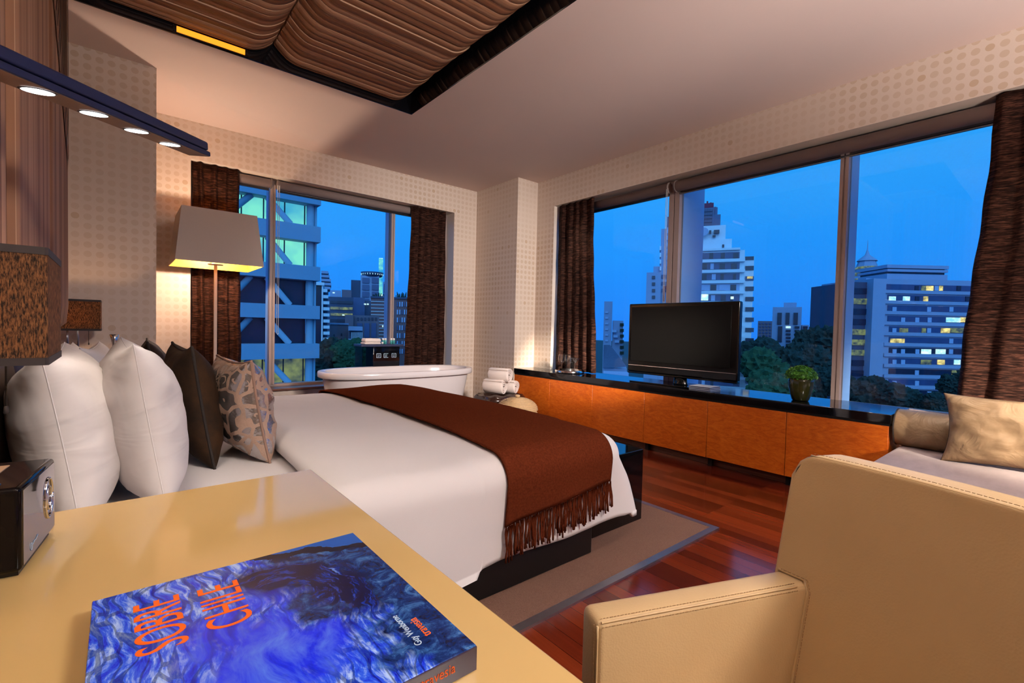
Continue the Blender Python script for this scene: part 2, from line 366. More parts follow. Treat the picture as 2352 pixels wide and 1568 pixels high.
def tube(bm, pts, r, seg=10, caps=True, mi=0):
    pts = [Vector(p) for p in pts]; n = len(pts); rr = r if isinstance(r, (list, tuple)) else [r]*n; rings = []
    u = None
    for i, p in enumerate(pts):
        d = (pts[min(i+1, n-1)]-pts[max(i-1, 0)]).normalized()
        if u is None: u, w = frame_of(d)
        else:
            u = (u-d*u.dot(d)); u = u.normalized() if u.length > 1e-6 else frame_of(d)[0]; w = d.cross(u)
        rings.append([bm.verts.new(p+(u*math.cos(2*PI*k/seg)+w*math.sin(2*PI*k/seg))*rr[i]) for k in range(seg)])
    for a, b in zip(rings, rings[1:]):
        for k in range(seg):
            f = bm.faces.new((a[k], a[(k+1) % seg], b[(k+1) % seg], b[k])); f.smooth = True; f.material_index = mi
    if caps:
        for rg in (rings[0], rings[-1]):
            try: bm.faces.new(rg).material_index = mi
            except ValueError: pass
    return rings
def lathe(bm, prof, c=(0, 0, 0), seg=32, sx=1., sy=1., mi=0, smooth=True):
    rings = []
    for r, z in prof:
        if r < 1e-5: rings.append([bm.verts.new((c[0], c[1], c[2]+z))])
        else: rings.append([bm.verts.new((c[0]+r*sx*math.cos(2*PI*k/seg), c[1]+r*sy*math.sin(2*PI*k/seg), c[2]+z)) for k in range(seg)])
    for a, b in zip(rings, rings[1:]):
        for k in range(seg):
            if len(a) == 1 and len(b) == 1: continue
            vs = (a[0], b[(k+1) % seg], b[k]) if len(a) == 1 else ((a[k], a[(k+1) % seg], b[0]) if len(b) == 1 else (a[k], a[(k+1) % seg], b[(k+1) % seg], b[k]))
            f = bm.faces.new(vs); f.smooth = smooth; f.material_index = mi
def gridsurf(bm, fn, nu, nv, smooth=True, mi=0, closed_u=False):
    g = [[bm.verts.new(fn(i/nu, j/nv)) for j in range(nv+1)] for i in range(nu if closed_u else nu+1)]
    for i in range(nu):
        for j in range(nv):
            a, b = g[i], g[(i+1) % len(g)]
            f = bm.faces.new((a[j], b[j], b[j+1], a[j+1])); f.smooth = smooth; f.material_index = mi
    return g
def solidify(o, th, offset=-1.): m = o.modifiers.new('thickness', 'SOLIDIFY'); m.thickness = th; m.offset = offset; return o
def subsurf(o, n=1): m = o.modifiers.new('smooth', 'SUBSURF'); m.levels = n; m.render_levels = n; return o
def nz(x, y, z=0., s=1.): return noise.noise(Vector((x*s, y*s, z*s)))
def text(name, body, mat, size, matrix, parent, xs=1., extrude=.0004, align='LEFT'):
    cu = bpy.data.curves.new(name, 'FONT'); cu.body = body; cu.size = size; cu.extrude = extrude; cu.align_x = align; cu.resolution_u = 6
    cu.materials.append(MAT[mat]); tmp = bpy.data.objects.new(name, cu); COL.objects.link(tmp)
    dg = bpy.context.evaluated_depsgraph_get(); me = bpy.data.meshes.new_from_object(tmp.evaluated_get(dg)); bpy.data.objects.remove(tmp)
    me.name = name
    mm = Matrix(matrix) @ Matrix.Diagonal((xs, 1, 1, 1)); me.transform(mm)
    if not me.materials: me.materials.append(MAT[mat])
    o = bpy.data.objects.new(name, me); COL.objects.link(o)
    o.parent = parent; o.matrix_parent_inverse = parent_matrix(parent).inverted(); return o
def basis(ex, ey, o):
    ex = Vector(ex).normalized(); ey = Vector(ey).normalized(); ez = ex.cross(ey)
    m = Matrix((ex, ey, ez)).transposed().to_4x4(); m.translation = Vector(o); return m

# ================================================================== THE ROOM
ZC = 3.044
def wallbox(bm, x0, x1, y0, y1, z0, z1):
    n0 = len(bm.faces); box(bm, x0, x1, y0, y1, z0, z1); bm.faces.ensure_lookup_table(); bm.normal_update()
    return list(bm.faces)[n0:]
def wall(name, boxes, facing):
    """facing: material slot per outward axis: 0 paper on the x-running faces, 1 paper on y-running faces, 2 reveal paint"""
    bm = bmesh.new()
    for b in boxes:
        for f in wallbox(bm, *b):
            n = f.normal
            f.material_index = facing(n, f.calc_center_median())
    return struct(link(name, bm, ['paper_x', 'paper_y', 'reveal_paint', 'ceiling_paint']))
pl = lambda ax: (lambda n, c: (0 if abs(n.y) > .5 else 2) if ax == 0 else (1 if abs(n.x) > .5 else 2))
both = lambda n, c: 0 if abs(n.y) > .5 else (1 if abs(n.x) > .5 else 2)
struct(B('floor', (-.7, 4.55, -2.9, 5.8, -.2, 0), 'floor_planks'))
bm = bmesh.new()
TX0, TX1, TY0, TY1 = -.25, 2.03, 1.0, 3.915
for b in ((-.7, 4.55, -2.9, TY0, ZC, 3.42), (-.7, 4.55, TY1, 5.8, ZC, 3.42), (-.7, TX0, TY0, TY1, ZC, 3.42), (TX1, 4.55, TY0, TY1, ZC, 3.42), (TX0, TX1, TY0, TY1, 3.36, 3.42)): box(bm, *b)
struct(link('ceiling', bm, 'ceiling_paint'))
bm = bmesh.new()
for b in ((TX0, TX1, TY1-.012, TY1, ZC-.002, 3.35), (TX0, TX1, TY0, TY0+.012, ZC-.002, 3.35), (TX1-.012, TX1, TY0+.012, TY1-.012, ZC-.002, 3.35), (TX0+.012, TX1-.012, TY0+.012, TY1-.012, 3.33, 3.35)): box(bm, *b)
struct(link('trim_1', bm, 'black_glass'))
wall('wall_back', [(-.4, .537, 5.48, 5.78, 0, ZC), (3.505, 4.55, 5.48, 5.78, 0, ZC), (.537, 3.505, 5.48, 5.78, 2.69, ZC), (.537, 3.505, 5.48, 5.78, 0, .42)], pl(0))
wall('wall_right', [(4.21, 4.51, 4.277, 5.48, 0, ZC), (4.21, 4.51, -2.3, 4.277, 2.69, ZC), (4.21, 4.51, -2.3, 4.277, 0, .56), (4.21, 4.51, -2.9, -2.3, 0, ZC)], pl(1))
wall('wall_left', [(-.7, -.4, -2.9, 5.78, 0, ZC)], pl(1))
wall('wall_front', [(-.4, 4.21, -2.9, -2.6, 0, ZC)], pl(0))
wall('wall_alcove', [(-.4, .226, 4.53, 5.48, 0, ZC)], both)
wall('wall_pilaster', [(3.872, 4.21, 4.59, 5.48, 0, ZC)], both)

# ---- windows: aluminium frame, mullions with outside fins, panes
def window(name, along, lo, hi, plane, z0, z1, mull):
    t = bpy.data.objects.new(name, None); COL.objects.link(t); struct(t)
    X = (lambda a, d, z: (a, plane+d, z)) if along == 'x' else (lambda a, d, z: (plane+d, a, z))
    t.location = X((lo+hi)/2, 0, z0)
    def bx(bm, a0, a1, d0, d1, zz0, zz1, mi=0):
        p, q = X(a0, d0, zz0), X(a1, d1, zz1)
        box(bm, min(p[0], q[0]), max(p[0], q[0]), min(p[1], q[1]), max(p[1], q[1]), zz0, zz1, mi=mi)
    bm = bmesh.new(); bx(bm, lo, hi, -.03, .06, z1-.05, z1); bx(bm, lo, hi, -.03, .06, z0, z0+.05); bx(bm, lo, lo+.05, -.03, .06, z0+.05, z1-.05); bx(bm, hi-.05, hi, -.03, .06, z0+.05, z1-.05)
    link('window_frame', bm, 'frame_metal', t)
    for m, w, fin in mull:
        bm = bmesh.new(); bx(bm, m-w/2, m-.006, -.05, .03, z0+.05, z1-.05); bx(bm, m+.006, m+w/2, -.05, .03, z0+.05, z1-.05); bx(bm, m-.006, m+.006, -.04, .03, z0+.05, z1-.05)
        link('mullion', bm, 'frame_metal', t)
        bm = bmesh.new(); bx(bm, m-w/2, m+w/2, .03, fin, z0-.3, z1+.3); link('outer_fin', bm, 'fin_metal', t)
    ed = [lo+.05]+[v for m, w, _ in mull for v in (m-w/2, m+w/2)]+[hi-.05]
    for a, b in zip(ed[::2], ed[1::2]):
        bm = bmesh.new(); bx(bm, a, b, .0, .012, z0+.05, z1-.05); link('glass_pane', bm, 'pane_glass', t)
    return t
wa = window('window_1', 'x', .537, 3.505, 5.70, .42, 2.69, [(1.295, .055, .13), (2.70, .05, .13)])
wb = window('window_2', 'y', -2.3, 4.277, 4.42, .58, 2.69, [(2.70, .12, .44), (1.225, .058, .22), (-.6, .06, .3)])
# window sills
bm = bmesh.new(); box(bm, .537, 3.505, 5.44, 5.67, .42, .445, .004); s = link('window_sill', bm, 'plinth_wood', wa)

# ---- roller blinds on the window heads
def roller(label, along, a0, a1, plane, z, r, fab='frame_metal'):
    t = thing('roller_blind', label, 'roller blind', ((a0+a1)/2, plane, z) if along == 'x' else (plane, (a0+a1)/2, z), 'rolled-up window blinds')
    P = (lambda a, d, zz: (a, plane+d, zz)) if along == 'x' else (lambda a, d, zz: (plane+d, a, zz))
    bm = bmesh.new(); tube(bm, [P(a0+.015, 0, z), P(a1-.015, 0, z)], r, 24); link('roll', bm, fab, t)
    bm = bmesh.new(); tube(bm, [P(a0+.02, r*.8, z-r-.014), P(a1-.02, r*.8, z-r-.014)], .011, 10)
    q, p = P(a0+.02, r*.8-.002, z-r-.01), P(a1-.02, r*.8+.002, z-r*.2); box(bm, min(p[0], q[0]), max(p[0], q[0]), min(p[1], q[1]), max(p[1], q[1]), q[2], p[2]); link('hem_bar', bm, 'steel', t)
    for a in (a0, a1-.012):
        bm = bmesh.new(); tube(bm, [P(a, 0, z), P(a+.012, 0, z)], r*1.15, 20); link('bracket', bm, 'frame_metal', t)
    return t
def chain(t, P, z0, z1):
    bm = bmesh.new()
    for dx in (0, .016): tube(bm, [P(dx, z0), P(dx, z1)], .0028, 6)
    tube(bm, [P(0, z1), P(.008, z1-.012), P(.016, z1)], .0028, 6)
    link('pull_chain', bm, 'white_plastic', t)
r1 = roller('grey roller blind over the pane nearest the white apartment tower, left of the tall mullion', 'y', 2.735, 4.2, 4.335, 2.615, .048)
r2 = roller('long grey roller blind above the television and potted plant window', 'y', -.55, 2.665, 4.335, 2.615, .052)
chain(r1, lambda d, z: (4.335-.05, 2.725+d, z), 2.6, 1.2)
r3 = roller('short grey roller blind above the pane behind the floor lamp', 'x', .59, 1.27, 5.615, 2.635, .045)
r4 = roller('grey roller blind along the window head above the bathtub', 'x', 1.325, 3.44, 5.615, 2.635, .045)
chain(r4, lambda d, z: (1.322+d, 5.615-.05, z), 2.62, 1.03)

# ---- curtains
def curtain_mesh(label, pts_fn, z0, z1, n=150, nz_=26):
    bm = bmesh.new(); gridsurf(bm, pts_fn, n, nz_); o = link('curtain', bm, 'curtain_cloth', None, True)
    solidify(o, .006, 0); return tag(o, label, 'curtain')
def cur_x(x0t, x1t, x0b, x1b, y, z0, z1, folds, amp, ph=0.):
    def f(u, v):
        z = z0+(z1-z0)*v; k = v*v*(3-2*v)
        a, b = x0b+(x0t-x0b)*k, x1b+(x1t-x1b)*k
        w = u+.018*math.sin(u*9+ph*3)+.01*math.sin(v*5+u*14)
        am = amp*(.75+.25*math.sin(u*7+ph))*(1-.35*v)
        return (a+(b-a)*u+.004*math.sin(v*30+u*4), y+am*math.sin(2*PI*folds*w+ph)+am*.35*math.sin(4*PI*folds*w+1.3), z)
    return f
def swap(f, off=0): return lambda u, v: (lambda p: (p[1], p[0], p[2]))(f(u, v))
c = curtain_mesh('dark brown crinkled curtain hanging behind the floor lamp', cur_x(.555, .95, .555, .985, 5.53, .01, 2.685, 4, .036), 0, 0)
c = curtain_mesh('dark brown crinkled curtain hanging behind the right end of the bathtub', cur_x(2.90, 3.40, 2.83, 3.42, 5.53, .01, 2.685, 5, .036, 1.), 0, 0)
c = curtain_mesh('dark brown crinkled curtain standing behind the tray of glasses', swap(cur_x(4.24, 3.66, 4.24, 3.58, 4.248, .646, 2.685, 5, .026, .6)), 0, 0)
c = curtain_mesh('dark brown crinkled curtain behind the taupe silk cushion of the daybed', swap(cur_x(.395, -.62, .50, -.62, 4.248, .646, 2.685, 7, .027, 2.2)), 0, 0)

# ---- striped padded panels: four in the ceiling tray, three on the wall behind the bed
def ceil_panel(label, x0, x1, y0, y1, seed):
    rnd = random.Random(seed); bm = bmesh.new(); w = 1/15; ks = range(math.floor(y0/w), math.ceil(y1/w))
    def prof(x):
        d = min(x-x0, x1-x); c = max(0., 1-d/.17); return c*c*.095
    xs = [x0+(x1-x0)*i/60 for i in range(61)]
    for k in ks:
        a, b = max(y0, k*w), min(y1, (k+1)*w)
        if b-a < .004: continue
        h = 3.098+rnd.random()*.010; st = rnd.random()*.012
        rows = []
        for x in xs:
            z = h+prof(x)*(1+st*6)
            rows.append([bm.verts.new((x, y, zz)) for y, zz in ((a+.001, z+.03), (a+.001, z+.004), (a+.006, z), (b-.006, z), (b-.001, z+.004), (b-.001, z+.03))])
        for r, s in zip(rows, rows[1:]):
            for i in range(5): bm.faces.new((r[i], r[i+1], s[i+1], s[i])).smooth = True
        for r in (rows[0], rows[-1]): bm.faces.new(r)
    return tag(link('ceiling_panel', bm, 'stripe_y'), label, 'ceiling panel', 'striped panels of the ceiling tray')
ceil_panel('striped padded ceiling panel beside the glowing amber strip', -.20, .876, 2.872, 3.893, 1)
ceil_panel('striped padded ceiling panel at the far inner corner of the black tray', .886, 1.985, 2.872, 3.893, 2)
ceil_panel('striped padded ceiling panel cut by the top edge, nearest the black tray side by the TV window', .886, 1.985, 1.84, 2.855, 3)
ceil_panel('striped padded ceiling panel above the near half of the bed', -.20, .876, 1.84, 2.855, 4)
def wall_panel(label, y0, y1, z0, z1, xf):
    bm = bmesh.new()
    def f(u, v):
        y = y0+(y1-y0)*u; z = z0+(z1-z0)*v
        e = max(0, 1-min(u, 1-u)*(y1-y0)/.07); b = max(0, 1-(z-z0)/.16)
        return (xf-.07*e*e-.1*b*b*b, y, z)
    gridsurf(bm, f, 60, 24); o = link('wall_panel', bm, 'stripe_wall', None, True)
    return tag(o, label, 'wall panel', 'striped panels behind the bed')
wall_panel('striped padded wall panel above the far half of the headboard, next to the dotted column', 2.80, 3.72, 1.03, 3.2, -.213)
p = wall_panel('striped padded wall panel above the near half of the headboard, behind the near lampshade', 1.885, 2.79, 1.03, 3.2, -.213)
wall_panel('narrow strip of striped wall panel at the left edge of the picture', .95, 1.79, 1.03, 3.2, -.213)
# the curved pleats that run down the panels along a diagonal
for i, c in enumerate((srgb(96, 60, 40), srgb(132, 90, 64), srgb(70, 42, 30))): plain('pleat_%d' % i, c, .6, spec=.3)
bm = bmesh.new(); n = 26
def pleat(s, k):
    y0, z0 = 2.02+1.62*s, 3.0-.86*s-.18*s*s; a, h = .20*(1-.45*s), .30
    pts = []
    for j in range(9): q = j/8*PI/2; pts.append((-.208-k, min(3.62, y0+a*math.sin(q)), z0+h*(1-math.cos(q))))
    pts.append((-.208-k, pts[-1][1], 3.25)); return pts
for i in range(n):
    A, C_ = pleat(i/n, .0), pleat((i+1)/n, .0022); mi = (0, 1, 2, 1, 0, 2, 1)[i % 7]
    for p, q, r_, t_ in zip(A, A[1:], C_[1:], C_):
        f = bm.faces.new([bm.verts.new(x) for x in (p, q, r_, t_)]); f.material_index = mi
bmesh.ops.remove_doubles(bm, verts=bm.verts[:], dist=.0001)
tag(link('pleat_trim', bm, ['pleat_0', 'pleat_1', 'pleat_2']), 'curved pleats running diagonally down the striped wall panels', 'wall panel')
# emissive strip added for the amber glow in the tray side
t = thing('amber_strip', 'amber strip glowing in the far side of the ceiling tray', 'light', (.5, 3.9, 3.07))
B('strip_backing', (.28, .72, 3.896, 3.903, 3.046, 3.1), 'black_glass', t); B('strip_face', (.30, .70, 3.888, 3.896, 3.055, 3.09), 'amber_glow', t)

# ================================================================== BED
bed = thing('bed', 'king bed with black platform and brown leather headboard', 'bed', (.8, 2.7, 0))
B('platform', (-.25, 1.86, 1.556, 3.84, .012, .156), 'black_satin', bed, .004)
bm = bmesh.new(); box(bm, -.235, 1.93, 1.60, 3.80, .157, .558, .05, 4); link('mattress', bm, 'linen', bed)
bm = bmesh.new()
def hb(u, v):
    y = 1.46+2.5*u; z = .1+.93*v; k = (y-1.46)/.42; q = abs(math.sin(PI*k))**.35; r = abs(math.sin(PI*v*2.02+.0))**.3 if v < .99 else 0.
    return (-.29+.045*q*min(1, r+.15), y, z)
gridsurf(bm, hb, 180, 60); o = link('headboard', bm, 'headboard_leather', bed, True); solidify(o, .09, -1)

XE, YN, YF, RR = 1.95, 1.62, 3.80, .12
def drape(x, y, off=0., head=None):
    """cloth laid over the bed: x, y are distances along the cloth; past the mattress edge it rolls over and hangs"""
    du = max(0., x-XE); dn = max(0., YN-y); df = max(0., y-YF); dy = dn if dn > 0 else df; sg = -1 if dn > 0 else 1
    cx, cy = min(x, XE), min(max(y, YN), YF)
    r = math.hypot(du, dy); R = RR+off
    top = .606+off+.04*(math.sin(PI*(cy-YN)/(YF-YN))**.7)*min(1, .35+1.6*max(0, XE-cx)) + .006*nz(cx*2.1, cy*2.1, 3)
    if head is not None:
        h = min(1, max(0, (cx-head)/.1)); top -= .045*(1-math.sqrt(max(0, 1-(1-h)**2)))
    if r < 1e-6: return Vector((cx, cy, top))
    q = r/R
    if q < PI/2: out, dn_ = R*math.sin(q), R*(1-math.cos(q))
    else: out, dn_ = R, R+(r-R*PI/2)
    k = max(0., dn_-R)
    px_, py_ = du/r, dy/r
    wav = .010*math.sin(cx*8+1.)*min(1, k*5)+.012*math.sin(cx*3.1)*min(1, k*4)
    X = cx+out*px_+.55*k*px_*1.0+.10*min(1., k*3)*(1 if du > .02 else 0)*min(1, du*6)
    Y = cy+sg*(out*py_+wav*(py_ > .3))
    return Vector((X, Y, max(top-dn_, .166+.004*off)))
bm = bmesh.new()
def duv(u, v):
    x = .53+(XE+.245-.53)*u; lo = YN-(.555 if x < 1.135 else .50); y = lo+(YF+.45-lo)*v
    p = drape(x, y, 0., .53)
    f = 1 if .02 < v < .98 else .5
    p.z += f*(.007*nz(p.x*3.5, p.y*3.5, 1)+.004*nz(p.x*9, p.y*7, 5)); return p
gridsurf(bm, duv, 110, 170); du = link('duvet', bm, 'linen', None, True); solidify(du, .028, -1)
tag(du, 'smooth white duvet covering the bed and hanging over its near side', 'duvet')
# throw
def thr(u, v, hang=0.):
    y1 = YF+.40; sL, sR = .385, .318
    s = sL+(sR-sL)*u
    y = (YN-s)+(y1-(YN-s))*v
    xl = 1.235+.012*math.sin(v*7+.4)-.02*math.sin(v*3.2); xr = 1.915+.075*v+.012*math.sin(v*6)
    p = drape(xl+(xr-xl)*u, y, .016)
    p.z += .005*math.sin(u*7+v*3)*(1 if v > .2 else 0)*.8+.004
    e = min(u, 1-u); p.z += .006*min(1, e*12)
    return p
bm = bmesh.new(); gridsurf(bm, thr, 50, 150); th = link('throw_blanket', bm, 'throw_wool', None, True); solidify(th, .008, -1)
tag(th, 'dark brown wool throw with fringed ends laid across the white duvet', 'throw blanket')
bm = bmesh.new(); rnd = random.Random(3)
for i in range(112):
    u = i/111; p = thr(u, 0.)
    L = .118+.03*rnd.random()+.012*math.sin(i*.5); dx, dy = rnd.uniform(-.012, .012), rnd.uniform(-.012, .004); w = rnd.uniform(0, 6)
    pts = [p+Vector((dx*q+.003*math.sin(q*7+w), dy*q+.003*math.cos(q*6+w)-.001, -L*q)) for q in (0, .2, .4, .6, .8, 1)]
    tube(bm, pts, [.003, .0036, .0034, .0036, .0034, .0044], 5)
link('fringe', bm, 'throw_wool', th)

# ---- pillows and cushions
def cushion(name, mat, w, h, t, loc, yaw=0., lean=0., roll=0., pipe=None, seed=0, wr=.006, n=40, exp=.5, pipe_r=.0055, hem=False):
    """standing cushion: local x thickness, y width, z height, base at loc"""
    rot = (Matrix.Rotation(yaw, 4, 'Z') @ Matrix.Rotation(lean, 4, 'Y') @ Matrix.Rotation(roll, 4, 'X'))
    mw = Matrix.Translation(Vector(loc)) @ rot @ Matrix.Translation((0, 0, h/2))
    def P(a, b, s):
        k = ((1-abs(a)**2.6)*(1-abs(b)**2.6)); T = t/2*max(0., k)**exp
        yy = w/2*a*(1-.10*(1-b*b)); zz = h/2*b*(1-.10*(1-a*a))
        d = wr*(nz(a*2.3+seed, b*2.3, s*3)+.6*nz(a*5, b*5+seed, s*2))*min(1, k*3)
        d += wr*.5*math.sin(a*3+b*11+seed+2*nz(a*2, b*3, seed))*min(1, k*4)*max(0, 1-k)
        return Vector((s*(T+d), yy, zz))
    bm = bmesh.new(); vs = {}
    for s in (1, -1):
        for i in range(n+1):
            for j in range(n+1):
                a = math.sin((2*i/n-1)*PI/2); b = math.sin((2*j/n-1)*PI/2)
                edge = i in (0, n) or j in (0, n)
                if edge and s == -1: vs[s, i, j] = vs[1, i, j]; continue
                vs[s, i, j] = bm.verts.new(P(a, b, s) if not edge else Vector((0, P(a, b, 1).y, P(a, b, 1).z)))
        for i in range(n):
            for j in range(n):
                q = [vs[s, i, j], vs[s, i+1, j], vs[s, i+1, j+1], vs[s, i, j+1]]
                f = bm.faces.new(q if s == 1 else q[::-1]); f.smooth = True
    o = link(name, bm, mat, None, False); o.matrix_world = mw
    for f in o.data.polygons: f.use_smooth = True
    if pipe:
        bm = bmesh.new(); ring = []
        for a, b in [(math.sin((2*i/n-1)*PI/2), -1) for i in range(n)]+[(1, math.sin((2*i/n-1)*PI/2)) for i in range(n)]+[(-math.sin((2*i/n-1)*PI/2), 1) for i in range(n)]+[(-1, -math.sin((2*i/n-1)*PI/2)) for i in range(n+1)]:
            p = P(a, b, 1); ring.append(Vector((0, p.y, p.z)))
        tube(bm, ring, pipe_r, 6); c = link('piping', bm, pipe, None); c.parent = o
    return o
R_ = math.radians
g = 'white pillows leaning on the headboard'
tag(cushion('pillow', 'linen_pillow', .74, .51, .27, (-.075, 2.09, .553), 0., R_(-9), 0, 'linen', 1, .007, pipe_r=.0016), 'plump white pillow nearest the bedside lampshade, at the back of the near pile', 'pillow', g)
tag(cushion('pillow', 'linen_pillow', .72, .53, .24, (.105, 2.12, .553), R_(2), R_(-9), 0, 'linen', 5, .0075, pipe_r=.0016), 'plump white pillow standing between another white pillow and the brown velvet cushion', 'pillow', g)
tag(cushion('pillow', 'linen_pillow', .70, .455, .20, (-.14, 3.17, .553), R_(-3), R_(-8), R_(2), 'linen', 9, .007, pipe_r=.0016), 'white pillow of the far pile with only its crumpled top showing by the chrome candlestick', 'pillow', g)
tag(cushion('pillow', 'linen_pillow', .70, .475, .20, (-.02, 3.13, .553), R_(-4), R_(-10), 0, 'linen', 13, .007, pipe_r=.0016), 'white pillow peaking up behind the near white pillows, below the chrome candlestick', 'pillow', g)
tag(cushion('cushion', 'brown_velvet', .50, .50, .19, (.285, 2.44, .553), R_(3), R_(-9), 0, 'velvet_pipe', 21, .007), 'square dark brown velvet cushion in front of the near white pillows', 'cushion', 'brown velvet cushions')
tag(cushion('cushion', 'brown_velvet', .50, .495, .17, (.205, 3.14, .553), R_(-2), R_(-10), 0, 'velvet_pipe', 27, .007), 'second dark brown velvet cushion, farther back with only its corner showing', 'cushion', 'brown velvet cushions')
tag(cushion('cushion', 'silver_damask', .43, .44, .21, (.462, 2.37, .557), R_(8), R_(-10), 0, 'piping', 33, .012), 'small metallic silver cushion with scrolled pattern at the front of the pile', 'cushion')

# ---- bench at the foot of the bed
b = B('bench', (1.99, 2.445, 1.663, 3.72, .009, .437), 'black_gloss', None, .004); tag(b, 'glossy black box bench at the foot of the bed', 'bench')
# ---- carpet
t = thing('carpet', 'brown carpet with steel edging under the bed', 'carpet', (1.2, 2.7, 0))
B('pile', (-.39, 2.667, 1.345, 4.3, .0, .009), 'carpet', t)
def edge(pts):
    bm = bmesh.new(); vs = [bm.verts.new(p) for p in pts]; f = bm.faces.new(vs); r = bmesh.ops.extrude_face_region(bm, geom=[f])
    for v in r['geom']:
        if isinstance(v, bmesh.types.BMVert): v.co.z += .011
    bmesh.ops.recalc_face_normals(bm, faces=bm.faces[:])
    return link('edging', bm, 'edging_steel', t)
edge([(-.39, 1.307, 0), (2.705, 1.307, 0), (2.667, 1.345, 0), (-.39, 1.345, 0)]); edge([(2.705, 1.307, 0), (2.705, 4.3, 0), (2.667, 4.3, 0), (2.667, 1.345, 0)])

# ================================================================== LAMPS
# floor lamp
fl = thing('floor_lamp', 'tall floor lamp with big tapered square shade beside the window', 'floor lamp', (.68, 5.02, 0))
bm = bmesh.new(); box(bm, .55, .81, 4.89, 5.15, .0, .02, .004); link('base', bm, 'steel', fl)
bm = bmesh.new(); box(bm, .668, .692, 5.008, 5.032, .02, 1.655, .003); link('pole', bm, 'pole_cream', fl)
bm = bmesh.new(); lathe(bm, [(0, 1.655), (.06, 1.655), (.06, 1.662), (0, 1.664)], (.68, 5.02, 0)); link('reflector_plate', bm, 'white_plastic', fl)
def tapered(x, y, z0, z1, hb_, ht, th, mo, mi_, parent, name='shade'):
    bm = bmesh.new()
    rings = []
    for h, z in ((hb_, z0), (ht, z1), (ht-th, z1), (hb_-th, z0)): rings.append([bm.verts.new((x+sx*h, y+sy*h, z)) for sx, sy in ((-1, -1), (1, -1), (1, 1), (-1, 1))])
    for i in range(4):
        a, b = rings[i], rings[(i+1) % 4]
        for k in range(4):
            f = bm.faces.new((a[k], a[(k+1) % 4], b[(k+1) % 4], b[k])); f.material_index = 1 if i == 2 else 0
    bmesh.ops.recalc_face_normals(bm, faces=bm.faces[:]); return link(name, bm, [mo, mi_], parent)
tapered(.68, 5.02, 1.642, 2.095, .325, .278, .006, 'shade_linen', 'gold_lining', fl)
bm = bmesh.new()
for sx, sy in ((1, 0), (-1, 0), (0, 1), (0, -1)): tube(bm, [(.68, 5.02, 1.70), (.68+sx*.31, 5.02+sy*.31, 1.70)], .003, 6)
link('shade_spider', bm, 'steel', fl)
# bedside lamps
def bedside(loc, label):
    x, y, z = loc
    t = thing('table_lamp', label, 'table lamp', (x, y, z), 'bedside lamps with woven shades')
    bm = bmesh.new(); box(bm, x-.06, x+.05, y-.022, y+.022, z, z+.012, .002); link('base', bm, 'chrome', t)
    for dx in (-.042, .008):
        bm = bmesh.new(); box(bm, x+dx-.005, x+dx+.005, y-.006, y+.006, z+.012, 1.12, .001); link('post', bm, 'chrome', t)
    bm = bmesh.new(); box(bm, x-.037, x+.003, y-.005, y+.005, .965, .975); link('crossbar', bm, 'chrome', t)
    return t, x, y
def bed_shade(t, x, y):
    z0, z1, h = 1.068, 1.268, .125; th = .003; bm = bmesh.new(); sh = []
    q = .004
    for hh in (h, h-th):
        pts = [(hh, -hh+q), (hh, hh-q), (hh-q, hh), (-hh+q, hh), (-hh, hh-q), (-hh, -hh+q), (-hh+q, -hh), (hh-q, -hh)]; sh.append(pts)
    rows = [[bm.verts.new((x+a, y+b, z)) for a, b in sh[i]] for i, z in ((0, z0), (0, z1), (1, z1), (1, z0))]
    for i in range(4):
        a, b = rows[i], rows[(i+1) % 4]
        for k in range(8): bm.faces.new((a[k], a[(k+1) % 8], b[(k+1) % 8], b[k]))
    bmesh.ops.recalc_face_normals(bm, faces=bm.faces[:]); s = link('lamp_shade', bm, 'woven_shade', t)
    for z in (z0-.001, z1-.012):
        bm = bmesh.new(); pts = [(a*1.008, b*1.008) for a, b in sh[0]]
        r0 = [bm.verts.new((x+a, y+b, z)) for a, b in pts]; r1 = [bm.verts.new((x+a, y+b, z+.013)) for a, b in pts]
        for k in range(8): bm.faces.new((r0[k], r0[(k+1) % 8], r1[(k+1) % 8], r1[k]))
        o = link('trim_band', bm, 'cord_dark', s); solidify(o, .004, -1)
    bm = bmesh.new(); tube(bm, [(x+.062, y-.02, 1.2), (x+.062, y-.02, .985)], .0016, 6); lathe(bm, [(0, 0), (.004, .004), (.003, .016), (0, .018)], (x+.062, y-.02, .97), 10); link('pull_cord', bm, 'cord_dark', t)
lt, x, y = bedside((-.2175, 1.262, .751), 'large woven brown box-shade lamp in the foreground behind the clock radio'); bed_shade(lt, x, y)
lt2, x, y = bedside((-.21, 4.235, .601), 'small woven brown box-shade lamp on the far side of the bed'); bed_shade(lt2, x, y)
ns = thing('nightstand', 'dark nightstand hidden behind the far pillows', 'nightstand', (-.1, 4.25, 0))
B('body', (-.38, .12, 4.02, 4.50, .009, .56), 'headboard_leather', ns, .004); B('top', (-.39, .13, 4.01, 4.51, .561, .60), 'black_satin', ns, .003)
cs = bmesh.new(); lathe(cs, [(0, 0), (.055, 0), (.055, .008), (.012, .02), (.009, .15), (.011, .36), (.014, .385), (.026, .44), (.022, .443), (0, .42)], (-.018, 4.2, .601), 28)
tag(link('candlestick', cs, 'chrome'), 'flared chrome candlestick peeking over the white pillows', 'candlestick')

